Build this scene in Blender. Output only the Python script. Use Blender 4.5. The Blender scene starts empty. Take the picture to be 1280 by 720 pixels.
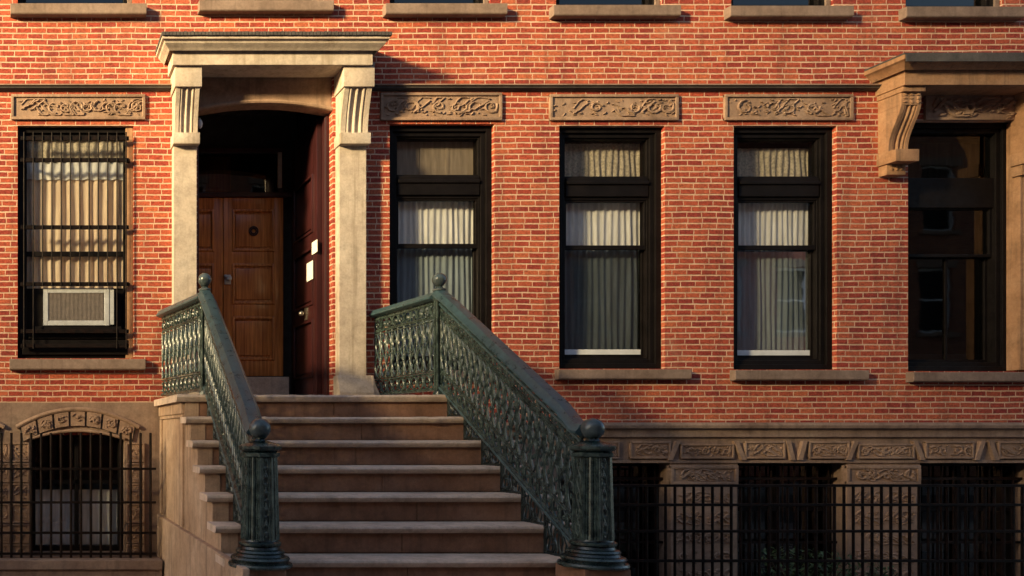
import bpy, bmesh, math, random
from mathutils import Vector, Matrix
random.seed(7)
PI = math.pi
scn = bpy.context.scene
COL = scn.collection
# ------------------------------------------------------------------ camera numbers
F, VX, VY, CY, CZ = 1125.0, 35.0, 540.0, -8.93, 1.65
def X(px, y=0.0): return (px - VX) * (y - CY) / F
def Z(py, y=0.0): return CZ + (VY - py) * (y - CY) / F
# ------------------------------------------------------------------ node helpers
def new_mat(name):
    m = bpy.data.materials.new(name); m.use_nodes = True
    nt = m.node_tree
    return m, nt, nt.nodes['Principled BSDF']
def nd(nt, t, **kw):
    n = nt.nodes.new(t)
    for k, v in kw.items(): setattr(n, k, v)
    return n
def noise(nt, vec, scale, detail=4, rough=0.6):
    n = nd(nt, 'ShaderNodeTexNoise'); n.inputs['Scale'].default_value = scale
    n.inputs['Detail'].default_value = detail; n.inputs['Roughness'].default_value = rough
    if vec is not None: nt.links.new(vec, n.inputs['Vector'])
    return n.outputs['Fac']
def ramp(nt, fac, stops):
    r = nd(nt, 'ShaderNodeValToRGB'); e = r.color_ramp.elements
    while len(e) < len(stops): e.new(0.5)
    for i, (p, c) in enumerate(stops):
        e[i].position = p; e[i].color = (c[0], c[1], c[2], 1) if not isinstance(c, (int, float)) else (c, c, c, 1)
    nt.links.new(fac, r.inputs['Fac']); return r.outputs['Color']
def mixc(nt, fac, a, b, mode='MIX'):
    m = nd(nt, 'ShaderNodeMix', data_type='RGBA', blend_type=mode)
    for s, v in ((0, fac), (6, a), (7, b)):
        if isinstance(v, (int, float)): m.inputs[s].default_value = v
        elif isinstance(v, tuple): m.inputs[s].default_value = (v[0], v[1], v[2], 1)
        else: nt.links.new(v, m.inputs[s])
    return m.outputs[2]
def math_(nt, op, a, b=None, c=None):
    m = nd(nt, 'ShaderNodeMath', operation=op)
    for i, v in enumerate((a, b, c)):
        if v is None: continue
        if isinstance(v, (int, float)): m.inputs[i].default_value = v
        else: nt.links.new(v, m.inputs[i])
    return m.outputs[0]
def bump(nt, bsdf, h, strength=0.4, dist=0.01):
    b = nd(nt, 'ShaderNodeBump'); b.inputs['Strength'].default_value = strength; b.inputs['Distance'].default_value = dist
    nt.links.new(h, b.inputs['Height']); nt.links.new(b.outputs['Normal'], bsdf.inputs['Normal'])
def wpos(nt, sc=(1, 1, 1)):
    g = nd(nt, 'ShaderNodeNewGeometry')
    mp = nd(nt, 'ShaderNodeMapping'); mp.inputs['Scale'].default_value = sc
    nt.links.new(g.outputs['Position'], mp.inputs['Vector']); return mp.outputs['Vector']
def stone(name, c0, c1, c2, streak=0.5, bumpk=0.5, rough=0.9, sc=1.0, stainc=(0.06, 0.045, 0.035)):
    m, nt, b = new_mat(name)
    p = wpos(nt)
    n1 = noise(nt, p, 2.2 * sc, 6, 0.65); n2 = noise(nt, p, 45 * sc, 5, 0.7)
    col = ramp(nt, n1, [(0.25, c0), (0.5, c1), (0.75, c2)])
    col = mixc(nt, 0.35, col, ramp(nt, n2, [(0.3, 0.55), (0.7, 1.25)]), 'MULTIPLY')
    col = mixc(nt, 0.8, col, ramp(nt, noise(nt, p, 8*sc, 6, 0.7), [(0.3, 0.66), (0.5, 1.0), (0.72, 1.22)]), 'MULTIPLY')
    s = noise(nt, wpos(nt, (14, 14, 0.7)), 1.0, 5, 0.65)
    sm = ramp(nt, s, [(0.52, 0.0), (0.72, 1.0)])
    col = mixc(nt, math_(nt, 'MULTIPLY', sm, streak), col, stainc)
    nt.links.new(col, b.inputs['Base Color']); b.inputs['Roughness'].default_value = rough
    b.inputs['Specular IOR Level'].default_value = 0.25
    h = math_(nt, 'ADD', math_(nt, 'MULTIPLY', n2, 0.6), noise(nt, p, 160, 3, 0.6))
    bump(nt, b, h, bumpk, 0.006); return m
def brick_mat(name, c1, c2, mortar, rowh=0.0572, bw=0.196):
    m, nt, b = new_mat(name)
    g = nd(nt, 'ShaderNodeNewGeometry'); sp = nd(nt, 'ShaderNodeSeparateXYZ')
    nt.links.new(g.outputs['Position'], sp.inputs[0])
    cb = nd(nt, 'ShaderNodeCombineXYZ')
    wob = noise(nt, wpos(nt), 1.6, 2); wob2 = noise(nt, wpos(nt), 26, 5, 0.75)
    zz = math_(nt, 'ADD', sp.outputs[2], math_(nt, 'MULTIPLY', math_(nt, 'SUBTRACT', wob, 0.5), 0.02))
    zz = math_(nt, 'ADD', zz, math_(nt, 'MULTIPLY', math_(nt, 'SUBTRACT', wob2, 0.5), 0.013))
    xx = math_(nt, 'ADD', sp.outputs[0], sp.outputs[1])
    # small offset of each course so that the perpends never line up mechanically
    row = math_(nt, 'FLOOR', math_(nt, 'DIVIDE', zz, rowh))
    wn = nd(nt, 'ShaderNodeTexWhiteNoise', noise_dimensions='1D'); nt.links.new(row, wn.inputs['W'])
    xx = math_(nt, 'ADD', xx, math_(nt, 'MULTIPLY', wn.outputs['Value'], 0.09))
    xx = math_(nt, 'ADD', xx, math_(nt, 'MULTIPLY', math_(nt, 'SUBTRACT', wob2, 0.5), 0.022))
    nt.links.new(xx, cb.inputs[0]); nt.links.new(math_(nt, 'MULTIPLY', zz, 0.60), cb.inputs[1])
    bt = nd(nt, 'ShaderNodeTexBrick'); bt.offset = 0.5; bt.squash = 1.0; bt.squash_frequency = 1
    nt.links.new(cb.outputs[0], bt.inputs['Vector'])
    bt.inputs['Scale'].default_value = 1.0; bt.inputs['Brick Width'].default_value = bw
    bt.inputs['Row Height'].default_value = rowh*0.60; bt.inputs['Mortar Size'].default_value = 0.0050
    bt.inputs['Mortar Smooth'].default_value = 0.35; bt.inputs['Bias'].default_value = -0.1
    bt.inputs['Color1'].default_value = (0, 0, 0, 1); bt.inputs['Color2'].default_value = (1, 1, 1, 1)
    bt.inputs['Mortar'].default_value = (0.5, 0.5, 0.5, 1)
    dark = (c1[0] * 0.80, c1[1] * 0.75, c1[2] * 0.9)
    col = ramp(nt, bt.outputs['Color'], [(0.0, dark), (0.18, c1), (0.75, c2), (1.0, (c2[0] * 1.08, c2[1] * 1.35, c2[2] * 1.2))])
    p = wpos(nt)
    big = noise(nt, p, 0.55, 4, 0.6); fine = noise(nt, p, 60, 4, 0.7)
    col = mixc(nt, 0.75, col, ramp(nt, big, [(0.3, (0.72, 0.68, 0.78)), (0.7, (1.15, 1.18, 1.05))]), 'MULTIPLY')
    col = mixc(nt, 0.55, col, ramp(nt, fine, [(0.28, 0.35), (0.72, 1.55)]), 'MULTIPLY')
    mot = ramp(nt, noise(nt, wpos(nt, (28, 28, 48)), 1.0, 5, 0.75), [(0.36, 0.52), (0.5, 1.0), (0.66, 1.35)])
    col = mixc(nt, 0.9, col, mot, 'MULTIPLY')
    smear = ramp(nt, noise(nt, wpos(nt, (30, 30, 70)), 1.0, 4, 0.7), [(0.58, 0.0), (0.74, 0.45)])
    col = mixc(nt, smear, col, (mortar[0]*0.85, mortar[1]*0.62, mortar[2]*0.55))
    mn = noise(nt, p, 9, 4, 0.7)
    mc = mixc(nt, ramp(nt, mn, [(0.35, 0.0), (0.7, 0.75)]), mortar, (mortar[0] * 0.6, mortar[1] * 0.42, mortar[2] * 0.36))
    col = mixc(nt, bt.outputs['Fac'], col, mc)
    pale = ramp(nt, noise(nt, wpos(nt, (1.3, 1.3, 2.2)), 1.0, 6, 0.7), [(0.58, 0.0), (0.74, 0.35)])
    col = mixc(nt, pale, col, (0.50, 0.30, 0.19))
    soot = ramp(nt, noise(nt, wpos(nt, (5, 5, 0.5)), 1.0, 5, 0.6), [(0.52, 0.0), (0.78, 0.55)])
    col = mixc(nt, soot, col, (0.06, 0.03, 0.025))
    nt.links.new(col, b.inputs['Base Color']); b.inputs['Roughness'].default_value = 0.92
    b.inputs['Specular IOR Level'].default_value = 0.2
    h = math_(nt, 'ADD', math_(nt, 'MULTIPLY', math_(nt, 'SUBTRACT', 1.0, bt.outputs['Fac']), 0.8), math_(nt, 'MULTIPLY', fine, 0.9))
    h = math_(nt, 'ADD', h, math_(nt, 'MULTIPLY', bt.outputs['Color'], 0.25))
    bump(nt, b, h, 1.0, 0.008); return m
def paint(name, c, rough=0.4, var=0.35, sc=8, spec=0.5, metal=0.0, bk=0.1):
    m, nt, b = new_mat(name); p = wpos(nt)
    n = noise(nt, p, sc, 5, 0.65)
    col = ramp(nt, n, [(0.3, tuple(v * (1 - var) for v in c)), (0.7, tuple(v * (1 + var) for v in c))])
    nt.links.new(col, b.inputs['Base Color']); b.inputs['Metallic'].default_value = metal
    nt.links.new(ramp(nt, noise(nt, p, sc * 3, 4), [(0.3, rough * 0.75), (0.7, min(1, rough * 1.3))]), b.inputs['Roughness'])
    b.inputs['Specular IOR Level'].default_value = spec
    bump(nt, b, noise(nt, p, 70, 4, 0.6), bk, 0.004); return m
def iron_mat(name, c, wear_glint, k=0.6, rough=0.5, base=0.12):
    m, nt, b = new_mat(name); p = wpos(nt); g = nd(nt, 'ShaderNodeNewGeometry')
    n = noise(nt, p, 14, 6, 0.7)
    col = ramp(nt, n, [(0.3, tuple(v * 0.5 for v in c)), (0.55, c), (0.8, tuple(v * 1.7 for v in c))])
    edge = ramp(nt, g.outputs['Pointiness'], [(0.51, 0.0), (0.60, 1.0)])
    chip = ramp(nt, noise(nt, p, 18, 4, 0.6), [(0.38, 0.15), (0.62, 1.0)])
    f = math_(nt, 'MULTIPLY', math_(nt, 'ADD', math_(nt, 'MULTIPLY', edge, 0.85), base), math_(nt, 'MULTIPLY', chip, k))
    col = mixc(nt, f, col, wear_glint)
    nt.links.new(col, b.inputs['Base Color'])
    nt.links.new(ramp(nt, n, [(0.3, rough * 0.7), (0.7, rough * 1.3)]), b.inputs['Roughness'])
    b.inputs['Specular IOR Level'].default_value = 0.5 if max(c) > 0.006 else 0.12
    bump(nt, b, noise(nt, p, 90, 4, 0.7), 0.35, 0.004); return m
def wood_mat(name, c0, c1, rough=0.35, spec=0.5):
    m, nt, b = new_mat(name)
    n = noise(nt, wpos(nt, (38, 38, 1.6)), 1.0, 6, 0.65)
    n2 = noise(nt, wpos(nt), 1.8, 3)
    col = ramp(nt, n, [(0.3, c0), (0.7, c1)])
    col = mixc(nt, 0.5, col, ramp(nt, n2, [(0.3, 0.6), (0.7, 1.3)]), 'MULTIPLY')
    nt.links.new(col, b.inputs['Base Color']); b.inputs['Roughness'].default_value = rough
    b.inputs['Specular IOR Level'].default_value = spec
    bump(nt, b, n, 0.15, 0.003); return m
def glass_mat(name, tint=(1, 1, 1), refl=1.0, ripple=0.015, rough=0.02):
    m, nt, b = new_mat(name); nt.nodes.remove(b)
    out = nt.nodes['Material Output']
    tr = nd(nt, 'ShaderNodeBsdfTransparent'); tr.inputs[0].default_value = (*tint, 1)
    gl = nd(nt, 'ShaderNodeBsdfGlossy'); gl.inputs['Roughness'].default_value = rough
    fr = nd(nt, 'ShaderNodeFresnel'); fr.inputs['IOR'].default_value = 1.52
    bp = nd(nt, 'ShaderNodeBump'); bp.inputs['Strength'].default_value = ripple; bp.inputs['Distance'].default_value = 0.02
    nt.links.new(noise(nt, wpos(nt), 3.5, 2), bp.inputs['Height'])
    nt.links.new(bp.outputs[0], gl.inputs['Normal'])
    mx = nd(nt, 'ShaderNodeMixShader')
    nt.links.new(math_(nt, 'MINIMUM', math_(nt, 'MULTIPLY', fr.outputs[0], 1.1 * refl), 1.0), mx.inputs[0])
    nt.links.new(tr.outputs[0], mx.inputs[1]); nt.links.new(gl.outputs[0], mx.inputs[2])
    nt.links.new(mx.outputs[0], out.inputs['Surface']); return m
def cloth_mat(name, c, trans=0.35, lace=0.0):
    m, nt, b = new_mat(name)
    out = nt.nodes['Material Output']; p = wpos(nt)
    n = noise(nt, wpos(nt, (30, 30, 3)), 1.0, 4)
    col = ramp(nt, n, [(0.3, tuple(v * 0.75 for v in c)), (0.7, tuple(min(1, v * 1.15) for v in c))])
    if lace:
        col = mixc(nt, ramp(nt, noise(nt, p, 45, 3, 0.6), [(0.45, 0.0), (0.6, lace)]), col, tuple(v * 0.35 for v in c))
    nt.links.new(col, b.inputs['Base Color']); b.inputs['Roughness'].default_value = 0.95
    b.inputs['Specular IOR Level'].default_value = 0.05
    tl = nd(nt, 'ShaderNodeBsdfTranslucent'); nt.links.new(col, tl.inputs[0])
    mx = nd(nt, 'ShaderNodeMixShader'); mx.inputs[0].default_value = trans
    nt.links.new(b.outputs[0], mx.inputs[1]); nt.links.new(tl.outputs[0], mx.inputs[2])
    nt.links.new(mx.outputs[0], out.inputs['Surface']); return m
M = {}
M['brick'] = brick_mat('red_brick', (0.35, 0.058, 0.036), (0.45, 0.100, 0.052), (0.70, 0.47, 0.33), 0.0572, 0.147)
M['brick2'] = brick_mat('dark_brick', (0.26, 0.085, 0.05), (0.34, 0.12, 0.065), (0.5, 0.36, 0.26), 0.07, 0.22)
M['brown'] = stone('brownstone', (0.17, 0.105, 0.075), (0.25, 0.165, 0.12), (0.33, 0.235, 0.17), 0.45)
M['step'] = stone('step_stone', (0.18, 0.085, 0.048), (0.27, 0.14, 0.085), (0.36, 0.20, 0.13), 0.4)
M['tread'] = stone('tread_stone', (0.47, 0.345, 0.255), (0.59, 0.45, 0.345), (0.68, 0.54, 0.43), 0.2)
M['cheek'] = stone('cheek_stone', (0.32, 0.20, 0.125), (0.44, 0.295, 0.195), (0.54, 0.39, 0.275), 0.75, stainc=(0.12, 0.085, 0.06))
M['cream'] = stone('limestone', (0.38, 0.30, 0.235), (0.49, 0.40, 0.32), (0.58, 0.49, 0.40), 0.55, stainc=(0.2, 0.15, 0.1))
M['sill'] = stone('sill_stone', (0.16, 0.105, 0.080), (0.22, 0.152, 0.118), (0.28, 0.20, 0.16), 0.4)
M['carve'] = stone('carved_stone', (0.22, 0.135, 0.09), (0.30, 0.19, 0.13), (0.38, 0.26, 0.185), 0.4)
M['rust'] = stone('rusty_brownstone', (0.26, 0.13, 0.066), (0.37, 0.20, 0.105), (0.46, 0.27, 0.155), 0.55)
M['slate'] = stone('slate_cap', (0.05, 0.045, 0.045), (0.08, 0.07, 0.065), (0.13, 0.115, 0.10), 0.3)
M['frame'] = paint('black_frame_paint', (0.006, 0.0045, 0.0045), 0.55, 0.4, 6, 0.12)
M['iron'] = iron_mat('green_cast_iron', (0.005, 0.013, 0.0125), (0.12, 0.165, 0.14), 0.6, 0.26, 0.0)  # pale edge wear doubles as painted highlights on the castings
M['rail'] = iron_mat('blue_green_iron', (0.036, 0.074, 0.084), (0.14, 0.20, 0.20), 0.25, 0.32)
M['darkiron'] = iron_mat('dark_cast_iron', (0.006, 0.012, 0.012), (0.05, 0.07, 0.06), 0.4, 0.34, 0.0)  # darker, less worn iron for the stepped infill
M['ball'] = iron_mat('worn_ball_paint', (0.040, 0.058, 0.060), (0.3, 0.33, 0.33), 0.4, 0.2)
M['blackiron'] = iron_mat('black_iron', (0.0035, 0.0028, 0.0028), (0.035, 0.015, 0.010), 0.4, 0.55)
M['door'] = wood_mat('varnished_oak', (0.32, 0.088, 0.022), (0.76, 0.28, 0.070), 0.26)
M['burg'] = wood_mat('burgundy_paint', (0.022, 0.005, 0.006), (0.045, 0.010, 0.011), 0.38)
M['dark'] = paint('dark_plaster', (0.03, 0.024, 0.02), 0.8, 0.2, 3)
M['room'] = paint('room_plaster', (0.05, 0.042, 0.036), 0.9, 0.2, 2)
M['glass'] = glass_mat('window_glass', (1.0, 1.0, 1.0), 0.6)
M['screen'] = glass_mat('screened_glass', (0.38, 0.42, 0.45), 0.7)
M['darkglass'] = glass_mat('dark_glass', (0.25, 0.24, 0.22), 1.3)
M['curtain'] = cloth_mat('sheer_curtain', (0.92, 0.90, 0.84), 0.03)
M['lace'] = cloth_mat('lace_curtain', (0.72, 0.63, 0.48), 0.15, 0.5)
M['tan'] = cloth_mat('tan_slats', (0.95, 0.72, 0.53), 0.03)
M['shade'] = cloth_mat('brown_shade', (0.40, 0.32, 0.24), 0.1)
M['white'] = paint('white_paint', (0.58, 0.59, 0.60), 0.5, 0.12, 10)
M['greym'] = paint('grey_grille', (0.22, 0.18, 0.15), 0.6, 0.2, 20)
M['acwhite'] = paint('grey_white_enamel', (0.38, 0.385, 0.39), 0.5, 0.2, 14)
M['paper'] = paint('paper', (0.75, 0.73, 0.68), 0.8, 0.08, 15)
M['brass'] = paint('worn_metal', (0.55, 0.50, 0.42), 0.3, 0.2, 20, 0.5, 0.9)
M['asphalt'] = stone('asphalt', (0.035, 0.035, 0.036), (0.05, 0.05, 0.052), (0.07, 0.07, 0.07), 0.0)
M['pave'] = stone('pavement', (0.20, 0.19, 0.175), (0.27, 0.255, 0.235), (0.33, 0.31, 0.29), 0.0)
M['leaf'] = paint('leaf_green', (0.045, 0.085, 0.022), 0.55, 0.5, 5)
M['bark'] = stone('bark', (0.05, 0.035, 0.025), (0.08, 0.06, 0.045), (0.12, 0.09, 0.07), 0.4)
# ------------------------------------------------------------------ mesh helpers
def box(bm, x0, x1, y0, y1, z0, z1, bev=0.0):
    if x1 < x0: x0, x1 = x1, x0
    if y1 < y0: y0, y1 = y1, y0
    if z1 < z0: z0, z1 = z1, z0
    r = bmesh.ops.create_cube(bm, size=1.0, matrix=Matrix.Translation(((x0+x1)/2, (y0+y1)/2, (z0+z1)/2)) @ Matrix.Diagonal((x1-x0, y1-y0, z1-z0, 1)))
    if bev:
        es = list({e for v in r['verts'] for e in v.link_edges})
        bmesh.ops.bevel(bm, geom=es, offset=min(bev, 0.4*min(x1-x0, y1-y0, z1-z0)), segments=2, affect='EDGES', profile=0.6)
def prism(bm, pts, a0, a1, axis='x'):
    """closed outline (list of 2D) extruded along an axis: x -> (y,z); y -> (x,z); z -> (x,y)"""
    def P(a, p):
        return {'x': (a, p[0], p[1]), 'y': (p[0], a, p[1]), 'z': (p[0], p[1], a)}[axis]
    A = [bm.verts.new(P(a0, p)) for p in pts]; B = [bm.verts.new(P(a1, p)) for p in pts]
    n = len(pts)
    for i in range(n):
        j = (i+1) % n; bm.faces.new((A[i], A[j], B[j], B[i]))
    bm.faces.new(A[::-1]); bm.faces.new(B)
def tube(bm, pts, r, nrm=Vector((1, 0, 0)), sides=6, flat=1.0, closed=False):
    pts = [Vector(p) for p in pts]; n = len(pts); rings = []
    for i, p in enumerate(pts):
        if closed: d = pts[(i+1) % n] - pts[i-1]
        else: d = pts[min(i+1, n-1)] - pts[max(i-1, 0)]
        if d.length < 1e-9: d = Vector((0, 0, 1))
        d.normalize()
        s = nrm.cross(d)
        if s.length < 1e-4: s = Vector((0, 1, 0)).cross(d)
        s.normalize(); t = d.cross(s)
        rr = r[i] if isinstance(r, (list, tuple)) else r
        rings.append([bm.verts.new(p + s*rr*math.cos(2*PI*k/sides) + t*rr*flat*math.sin(2*PI*k/sides)) for k in range(sides)])
    m = n if closed else n-1
    for i in range(m):
        a, b = rings[i], rings[(i+1) % n]
        for k in range(sides):
            l = (k+1) % sides; bm.faces.new((a[k], a[l], b[l], b[k]))
    if not closed: bm.faces.new(rings[0][::-1]); bm.faces.new(rings[-1])
def lathe(bm, cx, cy, prof, seg=24, poly=None, rot=0.0):
    rings = []
    for (r, z) in prof:
        rings.append([bm.verts.new((cx + r*math.cos(2*PI*k/seg+rot), cy + r*math.sin(2*PI*k/seg+rot), z)) for k in range(seg)])
    for i in range(len(rings)-1):
        a, b = rings[i], rings[i+1]
        for k in range(seg):
            l = (k+1) % seg; bm.faces.new((a[k], a[l], b[l], b[k]))
    bm.faces.new(rings[0][::-1]); bm.faces.new(rings[-1])
def blob(bm, c, sx, sy, sz, rot=0.0, sub=1):
    r = bmesh.ops.create_icosphere(bm, subdivisions=sub, radius=1.0, matrix=Matrix.Translation(c) @ Matrix.Rotation(rot, 4, 'Y') @ Matrix.Diagonal((sx, sy, sz, 1)))
def molding(bm, prof, x0, x1, yf=0.0, yb=0.05, capt=True):
    """prof: (projection, z) from top to bottom; swept round left return, front and right return"""
    rows = []
    for p, z in prof:
        rows.append([bm.verts.new(v) for v in ((x0-p, yb, z), (x0-p, yf-p, z), (x1+p, yf-p, z), (x1+p, yb, z))])
    for a, b in zip(rows, rows[1:]):
        for i in range(3): bm.faces.new((a[i], b[i], b[i+1], a[i+1]))
    bm.faces.new(rows[0]); bm.faces.new(rows[-1][::-1])
def sheet(bm, ax, az, holes, y, depth, x_side=True):
    """front sheet in plane y with rectangular openings and their reveals of given depth"""
    xs = sorted({ax[0], ax[1], *[h[0] for h in holes], *[h[1] for h in holes]})
    zs = sorted({az[0], az[1], *[h[2] for h in holes], *[h[3] for h in holes]})
    xs = [x for x in xs if ax[0] <= x <= ax[1]]; zs = [z for z in zs if az[0] <= z <= az[1]]
    def hole(cx, cz): return any(h[0] < cx < h[1] and h[2] < cz < h[3] for h in holes)
    V = {}
    def v(x, yy, z):
        k = (round(x, 5), round(yy, 5), round(z, 5))
        if k not in V: V[k] = bm.verts.new(k)
        return V[k]
    for i in range(len(xs)-1):
        for j in range(len(zs)-1):
            if not hole((xs[i]+xs[i+1])/2, (zs[j]+zs[j+1])/2):
                bm.faces.new((v(xs[i], y, zs[j]), v(xs[i+1], y, zs[j]), v(xs[i+1], y, zs[j+1]), v(xs[i], y, zs[j+1])))
    yb = y + depth
    for h in holes:
        a, b, c, d = h
        zs_ = [z for z in zs if c <= z <= d]; xs_ = [x for x in xs if a <= x <= b]
        for z0, z1 in zip(zs_, zs_[1:]):
            bm.faces.new((v(a, y, z0), v(a, y, z1), v(a, yb, z1), v(a, yb, z0)))
            bm.faces.new((v(b, y, z0), v(b, yb, z0), v(b, yb, z1), v(b, y, z1)))
        for x0, x1 in zip(xs_, xs_[1:]):
            bm.faces.new((v(x0, y, c), v(x0, yb, c), v(x1, yb, c), v(x1, y, c)))
            bm.faces.new((v(x0, y, d), v(x1, y, d), v(x1, yb, d), v(x0, yb, d)))
ROOT = {}
def empty(name, loc, label, cat, group=None):
    o = bpy.data.objects.new(name, None); COL.objects.link(o); o.location = loc; o.empty_display_size = 0.2
    o['label'] = label; o['category'] = cat
    if group: o['group'] = group
    ROOT[o.name] = Vector(loc); return o
def smooth_by_angle(me, ang=0.6):
    b = bmesh.new(); b.from_mesh(me)
    for f in b.faces: f.smooth = True
    for e in b.edges:
        e.smooth = not (len(e.link_faces) == 2 and e.calc_face_angle(0.0) > ang)
    b.to_mesh(me); b.free()
def obj(name, bm, mat, parent=None, smooth=False):
    me = bpy.data.meshes.new(name); bmesh.ops.recalc_face_normals(bm, faces=bm.faces[:]); bm.to_mesh(me); bm.free()
    o = bpy.data.objects.new(name, me); COL.objects.link(o)
    me.materials.append(M[mat] if isinstance(mat, str) else mat)
    if smooth: smooth_by_angle(me)
    if parent is not None:
        r = ROOT[parent.name]; me.transform(Matrix.Translation(-r)); o.parent = parent; ROOT[o.name] = r
    else:
        vs = [v.co for v in me.vertices]
        r = Vector(((min(v.x for v in vs)+max(v.x for v in vs))/2, (min(v.y for v in vs)+max(v.y for v in vs))/2, min(v.z for v in vs)))
        me.transform(Matrix.Translation(-r)); o.location = r; ROOT[o.name] = r
    return o
def tag(o, label=None, cat=None, group=None, kind=None):
    if label: o['label'] = label
    if cat: o['category'] = cat
    if group: o['group'] = group
    if kind: o['kind'] = kind
    return o
def nb(): return bmesh.new()
# carved relief: a scrolling vine with curls and leaves on plane y (facing -y)
def carving(bm, x0, x1, z0, z1, y, seed=0, r=None, dens=1.0):
    rnd = random.Random(seed); h = z1-z0; w = x1-x0; r = (r or h*0.075)*0.74; N = Vector((0, 1, 0)); zc = (z0+z1)/2; n0 = len(bm.verts)
    def clampx(v): return min(max(v, x0+r), x1-r)
    def clampz(v): return min(max(v, z0+r), z1-r)
    for x_start in (x0+r, x0+r+h*0.3):
     x = x_start
     while x < x1-r*2:
         st = h*rnd.uniform(0.5, 1.25); kind = rnd.random(); xe = min(x+st, x1-r); cx = (x+xe)/2
         if kind < 0.35:      # bent ribbon
             s = rnd.choice((-1, 1)); zz = zc+s*h*rnd.uniform(0.1, 0.32)
             tube(bm, [(clampx(x+(xe-x)*q/8), y-r*0.2, clampz(zz-s*h*0.55*(q/8)**rnd.uniform(0.8, 1.6))) for q in range(9)], r*rnd.uniform(0.8, 1.2), N, 5, 1.1)
             tube(bm, [(clampx(x+(xe-x)*q/8), y-r*0.2, clampz(zz-s*h*0.25-s*h*0.5*math.sin(q/8*2.2))) for q in range(9)], r*rnd.uniform(0.6, 1.0), N, 5, 1.1)
         elif kind < 0.65:    # curl
             s = rnd.choice((-1, 1)); rr0 = h*rnd.uniform(0.26, 0.40); turns = rnd.uniform(1.3, 2.6)*PI; a0 = rnd.uniform(0, 6)
             tube(bm, [(clampx(cx+math.cos(a0+s*q/11*turns)*rr0*(1-q/16)*1.25), y-r*0.3, clampz(zc+math.sin(a0+s*q/11*turns)*rr0*(1-q/16))) for q in range(12)], [r*(1.2-0.05*q) for q in range(12)], N, 5, 1.1)
         for q in range(rnd.randint(3, 6)):   # leaves
             blob(bm, (clampx(rnd.uniform(x, xe)), y-r*0.1, clampz(z0+h*rnd.uniform(0.08, 0.92))), r*rnd.uniform(1.2, 2.8), r*rnd.uniform(0.9, 1.5), r*rnd.uniform(0.45, 0.85), rnd.uniform(-0.9, 0.9))
         x += st*0.85
    bm.verts.ensure_lookup_table()
    for v in bm.verts[n0:]: v.co += Vector((rnd.uniform(-1, 1), rnd.uniform(-0.6, 0.6), rnd.uniform(-1, 1)))*r*0.33
def panel(bm, x0, x1, z0, z1, yf, yb, rim=0.014, sink=0.014):
    """a slab with a raised rim round a sunk field"""
    box(bm, x0, x1, yf+sink, yb, z0, z1)
    e = 0.0015
    for a in ((x0, x1, z1-rim, z1+e), (x0, x1, z0-e, z0+rim), (x0-e, x0+rim, z0+rim, z1-rim), (x1-rim, x1+e, z0+rim, z1-rim)):
        box(bm, a[0], a[1], yf, yf+sink+0.02, a[2], a[3], 0.003)
# ------------------------------------------------------------------ ground and street
bm = nb(); box(bm, -120, 120, -160, 60, -0.4, -0.15)
tag(obj('ground', bm, 'asphalt'), kind='structure')
bm = nb(); box(bm, -60, 60, -15.5, -7.2, -0.15, -0.10)
tag(obj('road', bm, 'asphalt'), kind='structure')
bm = nb(); box(bm, -60, 60, -7.0, -0.1, -0.15, 0.0); box(bm, -60, 60, -7.2, -7.003, -0.15, 0.003, 0.02)
tag(obj('pavement', bm, 'pave'), kind='structure')
bm = nb(); box(bm, -60, 60, -19.5, -15.503, -0.15, 0.0)
tag(obj('pavement', bm, 'pave'), kind='structure')
# ------------------------------------------------------------------ the house
house = empty('row_house', (3.0, 0.0, 0.0), 'red brick row house with brownstone basement, carved lintels and stone door hood', 'house')
XL, XR = -7.0, 15.0
# window openings in the brick (px)
OPEN = dict(w1=(22, 167, 157, 448), w2=(487, 618, 155, 463), w3=(699, 831, 157, 461), w4=(917, 1046, 157, 462), w5=(1135, 1272, 150, 464))
HOLES = [(X(a), X(b), Z(d), Z(c)) for (a, b, c, d) in OPEN.values()]
DOOR = (X(247), X(416), 1.6, Z(88)); HOLES.append(DOOR)
UP = [(22, 166, 9), (256, 398, 5), (487, 613, 9), (695, 828, 11), (914, 1042, 12), (1132, 1254, 13), (-190, -60, 9), (1350, 1480, 13)]
for a, b, c in UP: HOLES.append((X(a), X(b), Z(c), Z(c)+2.15))
HOLES.append((X(-190), X(-60), Z(448), Z(157)))
bm = nb(); sheet(bm, (XL, XR), (1.62, 9.0), HOLES, 0.0, 0.22)
for a, b in ((XL, XL-0.001), (XR, XR+0.001)): pass
obj('wall', bm, 'brick', house)
# side and back walls of the building
bm = nb()
box(bm, XL, XL+0.2, 0.002, 9, 0, 9); box(bm, XR-0.2, XR, 0.002, 9, 0, 9); box(bm, XL+0.21, XR-0.21, 8.8, 9, 0, 9)
box(bm, XL+0.21, XR-0.21, 0.25, 8.79, 8.8, 8.95)
obj('side_wall', bm, 'brick', house)
# interior: dark back wall, floors, cross walls
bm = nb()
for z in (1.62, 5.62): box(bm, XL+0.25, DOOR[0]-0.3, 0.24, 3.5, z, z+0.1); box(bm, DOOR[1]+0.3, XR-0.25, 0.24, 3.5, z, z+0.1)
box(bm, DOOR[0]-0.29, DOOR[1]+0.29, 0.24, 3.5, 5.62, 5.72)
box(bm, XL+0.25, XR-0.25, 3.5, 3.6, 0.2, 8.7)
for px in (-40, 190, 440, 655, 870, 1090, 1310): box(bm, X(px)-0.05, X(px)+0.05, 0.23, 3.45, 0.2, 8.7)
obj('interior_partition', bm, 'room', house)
# roof cornice
bm = nb(); molding(bm, [(0.5, 9.35), (0.5, 9.25), (0.38, 9.15), (0.3, 9.0), (0.12, 8.9), (0.1, 8.6), (0.0, 8.55)], XL, XR, -0.02, 0.3)
obj('roof_cornice', bm, 'brown', house)
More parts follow.
